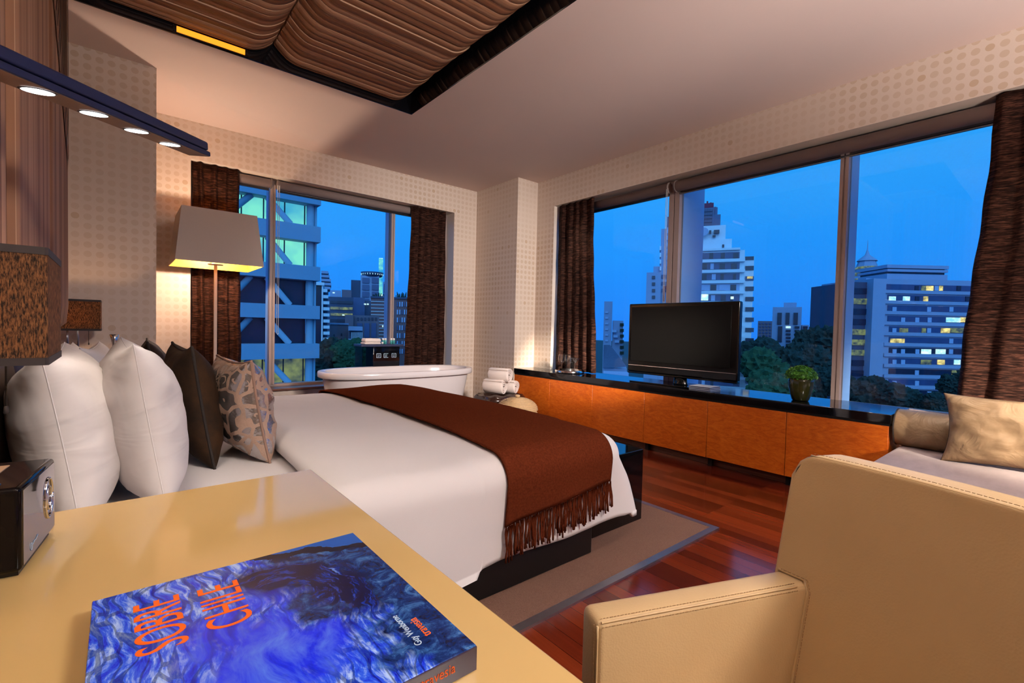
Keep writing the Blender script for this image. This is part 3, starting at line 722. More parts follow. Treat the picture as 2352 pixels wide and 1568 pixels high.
# light bar reaching from the wall over the desk
D = Vector((.536, .861, .148)).normalized(); W = D.cross(Vector((0, 0, 1))).normalized(); N = W.cross(D)
P2 = at(130, 211.3, 1.0)
lb = thing('light_bar', 'dark blue wall-mounted light bar with round spots over the bedside', 'wall light', P2-D*.56, None)
bm = bmesh.new(); obox(bm, P2, D, -W, N, (-.56, .665), (.004, .066), (.019, .047), .006, 0, 3); link('rail', bm, 'bar_paint', lb)
bm = bmesh.new(); obox(bm, P2, D, -W, N, (-.56, .667), (.0, .070), (.0, .0155), .002, 0, 1); link('lower_lip', bm, 'bar_paint', lb)
bm = bmesh.new(); obox(bm, P2, D, -W, N, (-.55, .661), (.010, .060), (.0155, .0188)); link('shadow_gap', bm, 'black_satin', lb)
bm = bmesh.new(); obox(bm, P2, D, -W, N, (-.55, .662), (.003, .067), (-.0012, .0002)); link('underside', bm, 'bar_under', lb)
bm = bmesh.new(); box(bm, -.4, -.385, (P2-D*.56).y-.11, (P2-D*.56).y+.06, (P2-D*.56).z-.03, (P2-D*.56).z+.075, .004); link('wall_plate', bm, 'bar_paint', lb)
spots = []
for k in range(-2, 4):
    c = P2+D*(.1617*k)-W*.035-N*.0012
    def disk(r0, r1, h):
        bm = bmesh.new(); n = 28; a = [bm.verts.new(c+(D*math.cos(2*PI*i/n)+W*math.sin(2*PI*i/n))*r1-N*h) for i in range(n)]
        if r0 == 0: bm.faces.new(a)
        else:
            b_ = [bm.verts.new(c+(D*math.cos(2*PI*i/n)+W*math.sin(2*PI*i/n))*r0-N*(h+.001)) for i in range(n)]
            for i in range(n): bm.faces.new((a[i], a[(i+1) % n], b_[(i+1) % n], b_[i]))
        return bm
    s = link('spot_ring', disk(.0265, .031, .0006), 'black_satin', lb); link('spot_lens', disk(0, .0265, .0012), 'spot_lens', s)
    spots.append(c-N*.004)

# ================================================================== WINDOW-WALL FURNITURE
ys = [4.585, 3.94, 3.293, 2.648, 2.015, 1.393, .775]
names = ['at the left end, below the tray of glasses', 'below the brown curtain beside the glasses', 'below the left half of the television', 'below the television stand and magazines', 'between the magazines and the potted plant', 'at the right end, next to the daybed']
for i, (a, b_) in enumerate(zip(ys, ys[1:])):
    t = thing('cabinet', 'low burl-veneer wall cabinet '+names[i], 'cabinet', (4.05, (a+b_)/2, 0), 'burl cabinets under the window')
    B('body', (3.90, 4.20, b_+.002, a-.002, .08, .563), 'burl_veneer', t)
    bm = bmesh.new(); box(bm, 3.88, 3.899, b_+.0022, a-.0022, .078, .562, .0012, 1); link('door', bm, 'burl_veneer', t)
    B('plinth', (3.965, 4.2, b_+.002, a-.002, .001, .079), 'plinth_wood', t)
    B('leg', (3.925, 3.963, b_-.03+(.035 if i == 5 else 0), b_+(.005 if i < 5 else .04), .001, .079), 'black_satin', t)
t = thing('countertop', 'long glossy black countertop running along the window wall over the cabinets', 'countertop', (4.1, 2.7, .564))
bm = bmesh.new(); box(bm, 3.872, 4.385, .765, 4.588, .580, .640, .002, 1); link('slab', bm, 'black_gloss', t)
bm = bmesh.new(); box(bm, 3.878, 4.37, .770, 4.586, .564, .5795); link('underside', bm, 'black_satin', t)

# television
tv = thing('television', 'black flat-screen television standing on the black countertop', 'television', (4.06, 2.415, .641))
bm = bmesh.new(); box(bm, 4.05, 4.11, 1.85, 2.98, .735, 1.424, .012, 3); link('casing', bm, 'tv_black', tv)
bm = bmesh.new(); box(bm, 4.045, 4.0495, 1.915, 2.945, .845, 1.392, .0015, 1); link('screen', bm, 'tv_screen', tv)
bm = bmesh.new(); box(bm, 4.046, 4.108, 1.852, 2.978, .717, .7345, .008, 3); link('speaker_strip', bm, 'tv_black', tv)
B('trim_line', (4.047, 4.0495, 1.862, 2.968, .800, .804), 'frame_metal', tv)
bm = bmesh.new(); lathe(bm, [(0, 0), (.075, 0), (.07, .012), (.06, .09), (0, .09)], (4.09, 2.40, .652), 24, .6, 1.); link('neck', bm, 'tv_black', tv)
bm = bmesh.new(); box(bm, 3.95, 4.2, 2.215, 2.88, .6405, .652, .004); link('stand', bm, 'tv_black', tv)
# magazines
for k in range(3):
    t = thing('magazine', ['lowest of three white magazines stacked beside the television foot', 'middle of three white magazines stacked beside the television foot', 'topmost white magazine of the stack beside the television foot'][k], 'magazine', (3.95, 2.07, .641+.0125*k), 'magazines beside the television')
    z = .6406+.0126*k; d = .004*(k-1)
    bm = bmesh.new(); box(bm, 3.887+d, 4.067+d, 2.003+d, 2.196+d, z+.0012, z+.0112); link('pages', bm, 'navy_cover', t)
    bm = bmesh.new(); box(bm, 3.885+d, 4.069+d, 2.001+d, 2.198+d, z, z+.0011); box(bm, 3.885+d, 4.069+d, 2.001+d, 2.198+d, z+.0113, z+.0124); link('cover', bm, 'page_white', t)
# potted plant
pt = thing('potted_plant', 'bushy green plant in a round olive ceramic pot on the countertop', 'potted plant', (4.06, 1.365, .641))
bm = bmesh.new(); lathe(bm, [(0, .0), (.052, 0), (.058, .006), (.072, .05), (.083, .105), (.086, .15), (.084, .175), (.079, .175), (.078, .15), (0, .145)], (4.06, 1.365, .641), 40); link('pot', bm, 'pot_glaze', pt)
bm = bmesh.new(); rnd = random.Random(11)
lathe(bm, [(0, .15), (.07, .155), (.085, .19), (.06, .225), (0, .235)], (4.06, 1.365, .641), 20)
for i in range(1500):
    a = rnd.uniform(0, 2*PI); ph = rnd.uniform(-.25, PI/2); r = .105*(.8+.25*rnd.random())
    c = Vector((4.06+r*math.cos(ph)*math.cos(a), 1.365+r*math.cos(ph)*math.sin(a), .641+.185+.062*math.sin(ph)*1.25+.006*rnd.random()))
    d = Vector((rnd.gauss(0, 1), rnd.gauss(0, 1), rnd.gauss(.3, 1))).normalized(); u, w = frame_of(d); s = rnd.uniform(.005, .009)
    bm.faces.new([bm.verts.new(c+u*s), bm.verts.new(c+w*s*.8), bm.verts.new(c-u*s), bm.verts.new(c-w*s*.8)])
link('foliage', bm, 'plant_green', pt)
# tray of glasses
TX, TY = 4.07, 3.81
tr = bmesh.new(); lathe(tr, [(0, 0), (.168, 0), (.172, .004), (.172, .034), (.167, .034), (.165, .008), (0, .007)], (TX, TY, .641), 56)
tag(link('tray', tr, 'chrome'), 'round polished steel tray holding the glasses on the countertop', 'tray')
def wineglass(x, y, label, kind):
    z = .6485
    if kind == 'wine': pr = [(0, 0), (.034, 0), (.034, .002), (.006, .008), (.0045, .02), (.0045, .085), (.012, .096), (.032, .115), (.040, .145), (.036, .185), (.032, .205), (.0305, .205), (.0345, .185), (.0385, .145), (.031, .117), (.0, .1)]
    else: pr = [(0, 0), (.035, 0), (.035, .002), (.006, .007), (.004, .015), (.004, .10), (.008, .108), (.058, .172), (.0565, .172), (.0, .109)]
    bm = bmesh.new(); lathe(bm, pr, (x, y, z), 32); bmesh.ops.recalc_face_normals(bm, faces=bm.faces[:]); o = link('wine_glass' if kind == 'wine' else 'cocktail_glass', bm, 'wine_glass'); return tag(o, label, 'glass', 'glasses on the tray')
wineglass(TX-.03, TY+.105, 'wine glass at the left of the round tray', 'wine'); wineglass(TX-.06, TY-.03, 'wine glass at the middle front of the round tray', 'wine')
wineglass(TX+.0, TY-.085, 'wide conical cocktail glass at the right of the round tray', 'cone')
for k, (dx, dy) in enumerate(((.02, .045), (.045, .0))):
    bm = bmesh.new(); lathe(bm, [(0, 0), (.027, 0), (.03, .13), (.034, .168), (.0325, .168), (.0285, .13), (.0255, .012), (0, .011)], (TX+dx, TY+dy, .6485), 28); bmesh.ops.recalc_face_normals(bm, faces=bm.faces[:])
    tag(link('tumbler', bm, 'wine_glass'), ['tall tumbler right beside the left wine glass on the tray', 'tall bluish tumbler behind the middle wine glass on the tray'][k], 'glass', 'glasses on the tray')

# ---- corner with bathtub
tub = thing('bathtub', 'white freestanding oval bathtub in front of the left window', 'bathtub', (2.45, 4.86, 0))
TCX, TCY, TL, TW = 2.44, 4.86, .885, .40
def se(a, p=2.7): c, s = math.cos(a), math.sin(a); return (abs(c)**(2/p))*(1 if c >= 0 else -1), (abs(s)**(2/p))*(1 if s >= 0 else -1)
def tubshell(prof):
    bm = bmesh.new(); n = 72; rings = []
    for f, z in prof:
        ring = []
        for k in range(n):
            c, s = se(2*PI*k/n); ring.append(bm.verts.new((TCX+(TL-f)*c, TCY+(TW-f)*s, z)))
        rings.append(ring)
    for a, b_ in zip(rings, rings[1:]):
        for k in range(n): bm.faces.new((a[k], a[(k+1) % n], b_[(k+1) % n], b_[k])).smooth = True
    return bm, rings
bm, rg = tubshell([(.16, .0), (.155, .02), (.10, .3), (.06, .52), (.048, .605)]); bm.faces.new(rg[0]); link('shell', bm, 'tub_white', tub)
bm, rg = tubshell([(.045, .598), (.006, .600), (.0, .608), (.0, .652), (.006, .662), (.018, .666), (.055, .663), (.066, .655), (.072, .62)]); link('rim', bm, 'tub_white', tub)
bm, rg = tubshell([(.072, .63), (.095, .5), (.14, .3), (.2, .16), (.26, .13)]); bm.faces.new(rg[-1]); link('basin', bm, 'tub_white', tub)
bm = bmesh.new(); lathe(bm, [(0, .131), (.03, .132), (.028, .137), (0, .138)], (TCX, TCY, 0), 20); link('drain', bm, 'chrome', tub)
# bath console
bc = thing('bath_console', 'black bath-side console with glass side standing behind the bathtub', 'console', (2.42, 5.32, 0))
B('cabinet', (2.27, 2.60, 5.215, 5.43, .001, .895), 'black_gloss', bc, .002)
bm = bmesh.new(); box(bm, 2.12, 2.645, 5.20, 5.435, .896, .922, .002, 1); link('top', bm, 'navy_cover', bc)
B('side_glass', (2.135, 2.143, 5.21, 5.43, .001, .895), 'side_glass', bc); B('back_glass', (2.145, 2.268, 5.42, 5.428, .001, .895), 'side_glass', bc)
for i, x in enumerate((2.335, 2.425, 2.525)):
    bm = bmesh.new(); w, z, h = .028, .79, .025
    for a in ((x-w, x+w, z+h-.004, z+h), (x-w, x+w, z-h, z-h+.004), (x-w, x-w+.004, z-h+.0045, z+h-.0045), (x-w*.5, x+w*.5, z+.004, z+.008), (x-w*.5, x+w*.4, z-.012, z-.008)): box(bm, a[0], a[1], 5.2125, 5.2148, a[2], a[3])
    if i != 1: box(bm, x+w-.004, x+w, 5.2125, 5.2148, z-h+.0045, z+h-.0045)
    link('pictogram', bm, 'white_ink', bc)
def folded(label, z, h, x0, x1):
    bm = bmesh.new(); box(bm, x0, x1, 5.24, 5.37, z, z+h, h*.45, 4); o = link('folded_towel', bm, 'towel', None, True); return tag(o, label, 'towel', 'folded hand towels on the console')
folded('lower folded white hand towel on the bath-side console', .9222, .022, 2.175, 2.375); folded('upper thicker folded white hand towel on the bath-side console', .9447, .045, 2.18, 2.38)
for k, (x, r) in enumerate(((2.425, .0), (2.455, .0), (2.53, .0), (2.562, .0))):
    t = thing('toiletry_bottle', 'teal toiletry bottle with white cap, '+['just right of the folded towels', 'second from the folded towels', 'third from the folded towels', 'farthest from the folded towels'][k], 'bottle', (x, 5.3, .923), 'toiletry bottles on the console')
    bm = bmesh.new(); lathe(bm, [(0, 0), (.0145, 0), (.0145, .04), (.012, .045), (0, .045)], (x, 5.3, .9225), 20); link('body', bm, 'bottle_teal', t)
    bm = bmesh.new(); lathe(bm, [(0, .0455), (.0135, .0455), (.0135, .066), (.012, .068), (0, .068)], (x, 5.3, .9225), 20); link('cap', bm, 'white_plastic', t)
bm = bmesh.new(); bmesh.ops.create_uvsphere(bm, u_segments=16, v_segments=10, radius=.014, matrix=Matrix.Translation((2.398, 5.26, .9365))); tag(link('soap_ball', bm, 'white_plastic', None, True), 'small white soap ball at the foot of the folded towels', 'soap')

# leather stool, rolled towels, basket
st = bmesh.new()
def stl(u, v):
    a = 2*PI*u; c, s = se(a, 3.4); prof = [(0, .001), (.235, .001), (.25, .02), (.262, .2), (.268, .29), (.262, .345), (.24, .372), (.19, .383), (0, .386)]
    q = v*(len(prof)-1); i = min(int(q), len(prof)-2); f = q-i; r = prof[i][0]*(1-f)+prof[i+1][0]*f; z = prof[i][1]*(1-f)+prof[i+1][1]*f
    if z > .37: z += .012*math.sin(c*r*30)*math.sin(s*r*30)
    return (3.42+r*c*1.06, 4.30+r*s*.9, z)
gridsurf(st, stl, 64, 32, True, 0, True); tag(link('stool', st, 'stool_leather'), 'dark brown shiny leather stool in the corner under the rolled towels', 'stool')
def roll(label, c, L=.26, r=.075, yaw=-.62):
    ax = Vector((math.cos(yaw), math.sin(yaw), 0)); u, w = Vector((-math.sin(yaw), math.cos(yaw), 0)), Vector((0, 0, 1)); c = Vector(c)
    bm = bmesh.new(); n = 150; turns = 3.6; rows = []
    for i in range(n+1):
        q = i/n; a = q*turns*2*PI-PI/2; rr = .008+(r-.008)*q**.9; row = []
        for t_, e in ((-.5, -.006), (-.48, 0), (.0, 0), (.48, 0), (.5, -.006)): row.append(bm.verts.new(c+ax*(t_*L+.006*math.sin(a*2))+(u*math.cos(a)+w*math.sin(a))*(rr+e*.6)))
        rows.append(row)
    for a, b_ in zip(rows, rows[1:]):
        for k in range(4): bm.faces.new((a[k], a[k+1], b_[k+1], b_[k])).smooth = True
    o = link('rolled_towel', bm, 'towel'); solidify(o, .013, -1); return tag(o, label, 'towel', 'rolled towels on the leather stool')
dv = Vector((.62, -.78, 0)); rt = Vector((.78, .0, 0))
roll('lower left of three rolled pink-white towels on the leather stool', (3.345, 4.30, .468), .24, .076, -1.2); roll('lower right of three rolled pink-white towels on the leather stool', (3.51, 4.27, .460), .22, .068, -1.2); roll('topmost of three rolled pink-white towels on the leather stool', (3.40, 4.275, .598), .24, .074, -1.2)
bk = thing('basket', 'round lidded cream wicker basket on the floor by the cabinets', 'basket', (3.24, 3.77, 0))
def rib(prof, nm, amp=.010):
    bm = bmesh.new(); n = 60; rings = []
    for r, z in prof:
        rings.append([bm.verts.new((3.24+r*math.cos(2*PI*k/n)*(1+amp*4*(k % 2)*.5), 3.77+r*math.sin(2*PI*k/n)*(1+amp*4*(k % 2)*.5), z)) for k in range(n)])
    for a, b_ in zip(rings, rings[1:]):
        for k in range(n): bm.faces.new((a[k], a[(k+1) % n], b_[(k+1) % n], b_[k])).smooth = True
    for rg in (rings[0], rings[-1]): bm.faces.new(rg)
    return link(nm, bm, 'wicker', bk)
rib([(.16+.045*math.sin(min(1, z/.2)*PI/2)+.006*math.sin(z*220), .002+z) for z in [i*.285/40 for i in range(41)]], 'basket_body')
pl_ = []
for i in range(44):
    q = i/43; pl_.append((.212*math.cos(q*PI/2*.93)+.007*math.sin(q*75), .292+.125*math.sin(q*PI/2)))
rib(pl_, 'lid'); bm = bmesh.new(); lathe(bm, [(0, .412), (.012, .412), (.014, .42), (.026, .428), (.028, .438), (.02, .446), (0, .448)], (3.24, 3.77, 0), 20); link('knob', bm, 'wicker', bk)

# ---- daybed
db = thing('daybed', 'window daybed with speckled mauve velvet seat', 'daybed', (3.5, -.6, 0))
B('base', (2.98, 4.18, -2.2, .735, .001, .24), 'black_satin', db, .004)
bm = bmesh.new(); box(bm, 2.93, 4.2, -2.24, .755, .245, .435, .05, 5); link('seat_cushion', bm, 'daybed_velvet', db)
bo = bmesh.new(); lathe(bo, [(0, 0), (.09, .0), (.112, .006), (.118, .02), (.119, .15), (.118, .28), (.112, .294), (.09, .30), (0, .30)], (0, 0, 0), 44)
for v in bo.verts: p = v.co.copy(); v.co = Vector((3.99+p.y, .765-p.z, .554+p.x))
o = link('bolster', bo, 'taupe_silk'); tag(o, 'taupe silk bolster lying on the daybed against the end of the countertop', 'bolster')
for zz in (.012, .288):
    bm = bmesh.new(); tube(bm, [(3.99+.1185*math.cos(2*PI*i/40), .765-zz, .554+.1185*math.sin(2*PI*i/40)) for i in range(41)], .0035, 6); c = link('piping', bm, 'cord_dark', o)
tag(cushion('cushion', 'taupe_silk', .66, .40, .20, (3.73, .165, .438), R_(4), R_(14), R_(-1), 'cord_dark', 41, .018, 46, .46, .002), 'large crumpled taupe silk cushion propped on the daybed', 'cushion')

# ---- desk
dk = thing('desk', 'desk with glossy mustard lacquer top in the foreground', 'desk', (0, .4, 0))
bm = bmesh.new(); box(bm, -.395, .407, -1.0, 1.337, .705, .75, .003, 2); link('top', bm, 'desk_lacquer', dk)
B('side_panel', (-.39, .39, 1.29, 1.325, .0105, .704), 'desk_body', dk); B('side_panel', (-.39, .39, -.985, -.95, .001, .704), 'desk_body', dk); B('back_panel', (-.39, -.36, -.949, 1.289, .0105, .704), 'desk_body', dk)
# ---- book
bkx0, bkx1, bky0, bky1 = -.026, .3215, .437, .8145
bt = thing('book', 'large photo book with blue ice cover lying on the mustard desk', 'book', (.148, .626, .751))
def coverobj():
    bm = bmesh.new(); box(bm, bkx0, bkx1, bky0, bky1, .7765, .7795, .0008, 1); o = link('front_cover', bm, 'ice_cover', None)
    o.data.transform(Matrix.Translation((-.148, -.626, 0))); o.location = (.148, .626, 0); o.parent = bt; o.matrix_parent_inverse = parent_matrix(bt).inverted(); return o
coverobj()
B('back_cover', (bkx0, bkx1, bky0, bky1, .7506, .7532), 'book_spine', bt); B('spine', (bkx0, bkx1, bky0-.0015, bky0+.0016, .7506, .7785), 'book_spine', bt, .0007)
bm = bmesh.new(); box(bm, bkx0+.003, bkx1-.003, bky0+.002, bky1-.003, .7533, .7764); link('pages', bm, 'page_white', bt)
mx = lambda o: basis((0, 1, 0), (-1, 0, 0), o)          # reading away from the spine, letter tops to the left
text('title_lettering', 'SOBRE', 'orange_ink', .0705, mx((.063, .644, .7796)), bt, .60); text('title_lettering', 'CHILE', 'orange_ink', .0705, mx((.131, .646, .7796)), bt, .62)
text('author_lettering', 'Guy Wenborne', 'white_ink', .0125, mx((.2735, .477, .7796)), bt, .86); text('publisher_lettering', 'travesia', 'orange_ink', .0165, mx((.2905, .486, .7796)), bt, .80)
text('spine_lettering', 'travesia', 'dark_orange_ink', .0165, basis((1, 0, 0), (0, 0, 1), (.2475, bky0-.0017, .762)), bt, .86)

# ---- clock radio
ra = thing('clock_radio', 'glossy black clock radio with chrome ring at the left edge of the desk', 'clock radio', (-.25, 1.1, .751))
ex = Vector((.99, -.125, 0)).normalized(); ey = Vector((.125, .99, 0)).normalized(); O = Vector((-.1135, 1.022, .751))
bm = bmesh.new(); obox(bm, O, -ex, ey, (0, 0, 1), (0, .30), (0, .19), (.008, .139), .007, 0, 4); link('body', bm, 'radio_black', ra)
bm = bmesh.new(); obox(bm, O, -ex, ey, (0, 0, 1), (-.0008, .0002), (.009, .181), (.015, .132)); link('side_panel', bm, 'radio_mirror', ra)
bm = bmesh.new(); obox(bm, O, -ex, ey, (0, 0, 1), (.006, .29), (.012, .176), (0, .0078)); link('foot', bm, 'black_satin', ra)
bm = bmesh.new(); obox(bm, O, -ex, ey, (0, 0, 1), (.05, .25), (.05, .155), (.1385, .1405), .0008, 0, 1); link('speaker_grille', bm, 'radio_grille', ra)
bm = bmesh.new(); obox(bm, O, -ex, ey, (0, 0, 1), (.03, .27), (.018, .035), (.1388, .1402)); link('button_strip', bm, 'steel', ra)
bm = bmesh.new(); cc = O+ey*.143+Vector((0, 0, .078))+ex*.0014
for r0 in (.035, .020): tube(bm, [cc+ey*(r0*.62*math.cos(2*PI*i/40))+Vector((0, 0, r0*math.sin(2*PI*i/40))) for i in range(41)], .0022 if r0 > .03 else .0018, 8)
link('dial_ring', bm, 'chrome', ra)
bm = bmesh.new(); lp = O+ey*.045+Vector((0, 0, .03))+ex*.0014
tube(bm, [lp+ey*(.004*math.cos(2*PI*i/16))+Vector((0, 0, .006*math.sin(2*PI*i/16))) for i in range(17)], .0004, 5); tube(bm, [lp+ey*.006+Vector((0, 0, .001)), lp+ey*.016+Vector((0, 0, .004)), lp+ey*.022+Vector((0, 0, .003)), lp+ey*.033+Vector((0, 0, .007))], .0006, 5)
link('logo', bm, 'white_ink', ra)

# ---- armchair
ac = thing('armchair', 'cream leather armchair with stitched seams drawn up to the desk', 'armchair', (.75, .2, 0))
E1 = Vector((math.cos(R_(-24)), math.sin(R_(-24)), 0)); E2 = Vector((-E1.y, E1.x, 0)); Z = Vector((0, 0, 1))
L = lambda d, n, z: E1*d+E2*n+Z*z
NB0, NB1, NC = .135, .805, .47
def backd(n, z): s = (n-NC)/(NB1-NC); return .865+.055*(1-s*s)+(z-.9)*.17
def chair_back(u, v, side):
    n = NB0+(NB1-NB0)*u; z = .26+.64*v
    rr = .05; e = min(n-NB0, NB1-n)
    if e < rr: z = .26+(.64-(rr-math.sqrt(max(0, rr*rr-(rr-e)**2))))*v
    return L(backd(n, z)+side, n, z)
bm = bmesh.new(); gi = gridsurf(bm, lambda u, v: chair_back(u, v, 0), 60, 40); go = gridsurf(bm, lambda u, v: chair_back(u, v, .07), 60, 40)
def bridge(a, b_, k=4):
    for i in range(len(a)-1): bm.faces.new((a[i], a[i+1], b_[i+1], b_[i])).smooth = True
bridge([r[-1] for r in gi], [r[-1] for r in go]); bridge(gi[0], go[0]); bridge(gi[-1], go[-1]); bridge([r[0] for r in gi], [r[0] for r in go])
bmesh.ops.recalc_face_normals(bm, faces=bm.faces[:])
es = [e for e in bm.edges if len(e.link_faces) == 2 and e.calc_face_angle(0) > 1.0]
bmesh.ops.bevel(bm, geom=es, offset=.008, segments=4, affect='EDGES', profile=.5)
for f in bm.faces: f.smooth = True
link('backrest', bm, 'cream_leather', ac)
def arm(n0, n1):
    bm = bmesh.new(); obox(bm, (0, 0, 0), E1, E2, Z, (.375, .905), (n0, n1), (.06, .650), .016, 0, 5)
    for v in bm.verts:
        d = v.co.dot(E1)
        if v.co.z > .5: v.co.z += -.012*(1-(d-.375)/.53)
        if d < .5: v.co += E2*0
    for f in bm.faces: f.smooth = True
    return link('armrest', bm, 'cream_leather', ac)
arm(.737, .803); arm(.137, .203)
bm = bmesh.new(); obox(bm, (0, 0, 0), E1, E2, Z, (.36, .90), (.205, .735), (.27, .425), .03, 0, 4); link('seat_cushion', bm, 'cream_leather', ac)
bm = bmesh.new(); obox(bm, (0, 0, 0), E1, E2, Z, (.39, .93), (.206, .734), (.08, .265), .004, 0, 1); link('base', bm, 'cream_leather', ac)
for d in (.40, .85):
    for n in (.16, .745):
        bm = bmesh.new(); obox(bm, (0, 0, 0), E1, E2, Z, (d, d+.035), (n, n+.035), (.0095 if False else .001, .0795)); link('leg', bm, 'black_satin', ac)
def seam(pts, r=.0022): bm = bmesh.new(); tube(bm, pts, r, 6); return link('seam', bm, 'cream_leather', ac)
def stitches(pts, off, nm='stitching'):
    """short thread dashes running beside a seam"""
    bm = bmesh.new(); Pp = [Vector(p)+Vector(off) for p in pts]; acc = 0.; pitch, dash = .0062, .0040
    for a, b_ in zip(Pp, Pp[1:]):
        Ls = (b_-a).length; d = (b_-a)/max(Ls, 1e-9); s = -acc
        while s < Ls:
            s0, s1 = max(0, s), min(Ls, s+dash)
            if s1-s0 > .001: tube(bm, [a+d*s0, a+d*s1], .00065, 4)
            s += pitch
        acc = Ls-s+pitch if False else 0.
    return link(nm, bm, 'stitch', ac)
zt = lambda d: .650-.012*(1-(d-.375)/.53)
a1 = [L(d, .7405, zt(d)-.0035) for d in [.386+.43*i/20 for i in range(21)]]; seam(a1); stitches(a1, L(0, .006, .0033)); stitches(a1, L(0, -.0035, -.0065))
a2 = [L(.3785, .7405, z) for z in [.10+.53*i/20 for i in range(21)]]; seam(a2); stitches(a2, L(.0065, -.0035, 0)); stitches(a2, L(-.0035, .0065, 0))
tb = [L(backd(n, .9)+.0035, n, .8968) for n in [NB0+.03+(NB1-NB0-.06)*i/40 for i in range(41)]]; seam(tb); stitches(tb, L(-.0036, 0, -.008)); stitches(tb, L(.009, 0, .0034))
jn = [L(backd(.735, z)-.0015, .7362, z) for z in [.43+.20*i/12 for i in range(13)]]+[L(backd(n, .652)-.001, n, .652) for n in [.745+.05*i/6 for i in range(7)]]
seam(jn, .0028); stitches(jn, L(-.001, -.008, .004)); stitches([p-E1*.007 for p in jn[:13]], L(0, .002, 0))

# ================================================================== THE CITY OUTSIDE
GZ = -24.
gb = bmesh.new(); box(gb, -300, 900, 7, 1200, GZ-1, GZ); box(gb, 6, 900, -900, 7, GZ-1, GZ); struct(link('ground', gb, 'street'))
def tower(name, label, u, D, cat='building', group='city buildings outside'):
    p = at(u, 760, D); p.z = GZ; return thing(name, label, cat, p, group)
class Fac:
    """a facade frame: u columns -> metres across the view at distance D, rows -> height; depth goes away from the viewer"""
    def __init__(s, D, u=1176, turn=0.):
        f = Vector((FWD.x, FWD.y, 0)).normalized(); a = math.atan((u-1176)/Fpx); f = Matrix.Rotation(-a, 3, 'Z') @ f
        s.o = Vector((0, 0, CAMZ))+f*(D/math.cos(a)); s.f = Matrix.Rotation(turn, 3, 'Z') @ f; s.r = Vector((s.f.y, -s.f.x, 0))
    def pt(s, u, w, d=0.):
        ray = FWD+RIGHT*((u-1176)/Fpx)-UP*((w-784)/Fpx)
        t = (s.o-Vector((0, 0, CAMZ))).dot(s.f)/ray.dot(s.f); return Vector((0, 0, CAMZ))+ray*t+s.f*d
    def bx(s, bm, u0, u1, w0, w1, d0, d1, mi=0):
        """box covering columns u0..u1, rows w0 (top)..w1 (bottom; None = street), from depth d0 to d1 behind the facade plane"""
        um = (u0+u1)/2; a, b_ = s.pt(u0, w0), s.pt(u1, w0); zt = s.pt(um, w0).z; zb = GZ if w1 is None else s.pt(um, w1).z
        x0, x1 = (a-s.o).dot(s.r), (b_-s.o).dot(s.r); o = Vector((s.o.x, s.o.y, 0))
        obox(bm, o, s.r, s.f, Vector((0, 0, 1)), (x0, x1), (d0, d1), (zb, zt), 0, mi)
    def part(s, name, mat, parent, *boxes):
        bm = bmesh.new()
        for b_ in boxes: s.bx(bm, *b_)
        return link(name, bm, mat, parent)
A_ = R_(90-50.155)    # turns a facade parallel to the window with the bathtub
# -- concrete office with diagonal braces (faces the bathtub window)
bt_ = tower('office_building', 'nearby concrete office building with diagonal round braces and wide floor bands', 640, 44)
Yf = 45.; zb = lambda w: CAMZ+(745.5-w)/88.*3.56
XR = 14.35
bands = [(451, 478), (527, 562), (617.5, 649), (706, 736), (792, 825), (880, 912), (968, 1000)]
rows = [zb(a) for a, b_ in bands], [zb(b_) for a, b_ in bands]
for i, (zt_, zl) in enumerate(zip(*rows)): B('floor_band', (-3, XR, Yf, Yf+9, zl, zt_), 'concrete_blue', bt_)
B('roof', (-3, XR-.6, Yf+.5, Yf+8.5, zb(451), zb(440)), 'concrete_blue', bt_)
for i in range(len(bands)-1):
    z1, z0 = rows[1][i], rows[0][i+1]; lit = ('lit_cyan' if i < 2 else ('dark_window' if i != 4 else 'lit_dim'))
    f = B('window', (-2.6, XR-.9, Yf+1.3, Yf+1.4, z0, z1), lit, bt_)
    bm = bmesh.new()
    for x in [-2.2+1.72*k for k in range(10)]: box(bm, x-.05, x+.05, Yf+1.22, Yf+1.29, z0, z1)
    link('glazing_bar', bm, 'dark_window', bt_)
    for x, r in ((XR-.7, .33), (XR-.25, .12)):
        bm = bmesh.new(); tube(bm, [(x, Yf+.75, z0), (x, Yf+.75, z1)], r, 14); link('column', bm, 'concrete_blue', bt_)
    for xa, xb in ((6.9, 8.75), (11.9, 10.0), (2.2, 4.1), (-1, 1)):
        bm = bmesh.new(); tube(bm, [(xa, Yf+.6, z0), (xb, Yf+.6, z1)], .27, 12); link('brace', bm, 'concrete_blue', bt_)
B('ground_floor', (-3, XR-.9, Yf+1.5, Yf+8.5, GZ, rows[1][-1]), 'dark_facade', bt_)
# -- white balcony tower beside it
f = Fac(85, 748); t = tower('apartment_building', 'white tower with stacked balcony slabs right beside the concrete office', 748, 85)
f.part('wall', 'dark_window', t, (712, 741, 652, None, .4, 12)); f.part('edge_wall', 'white_facade', t, (739, 742.5, 650, None, 0, 12)); f.part('roof', 'white_facade', t, (722, 745, 648, 655, -.3, 12))
for k in range(12): f.part('balcony', 'white_facade', t, (742.6, 752+min(5, k*2.2), 664+13.9*k, 671+13.9*k, -.6, 8))
f.part('stair_wall', 'dark_facade', t, (742.6, 753, 668, None, 1, 8))
# -- tower under construction
f = Fac(230, 750); t = tower('unfinished_tower', 'hazy stepped tower top behind the white balcony tower', 750, 230)
for k, (a, b_) in enumerate(((738, 754), (738, 757), (738, 760), (738, 761), (739, 759))): f.part('floor_slab', 'grey_facade', t, (a, b_, 622+9*k, 628+9*k, 0, 20))
f.part('core', 'dark_facade', t, (740, 755, 625, None, 2, 18))
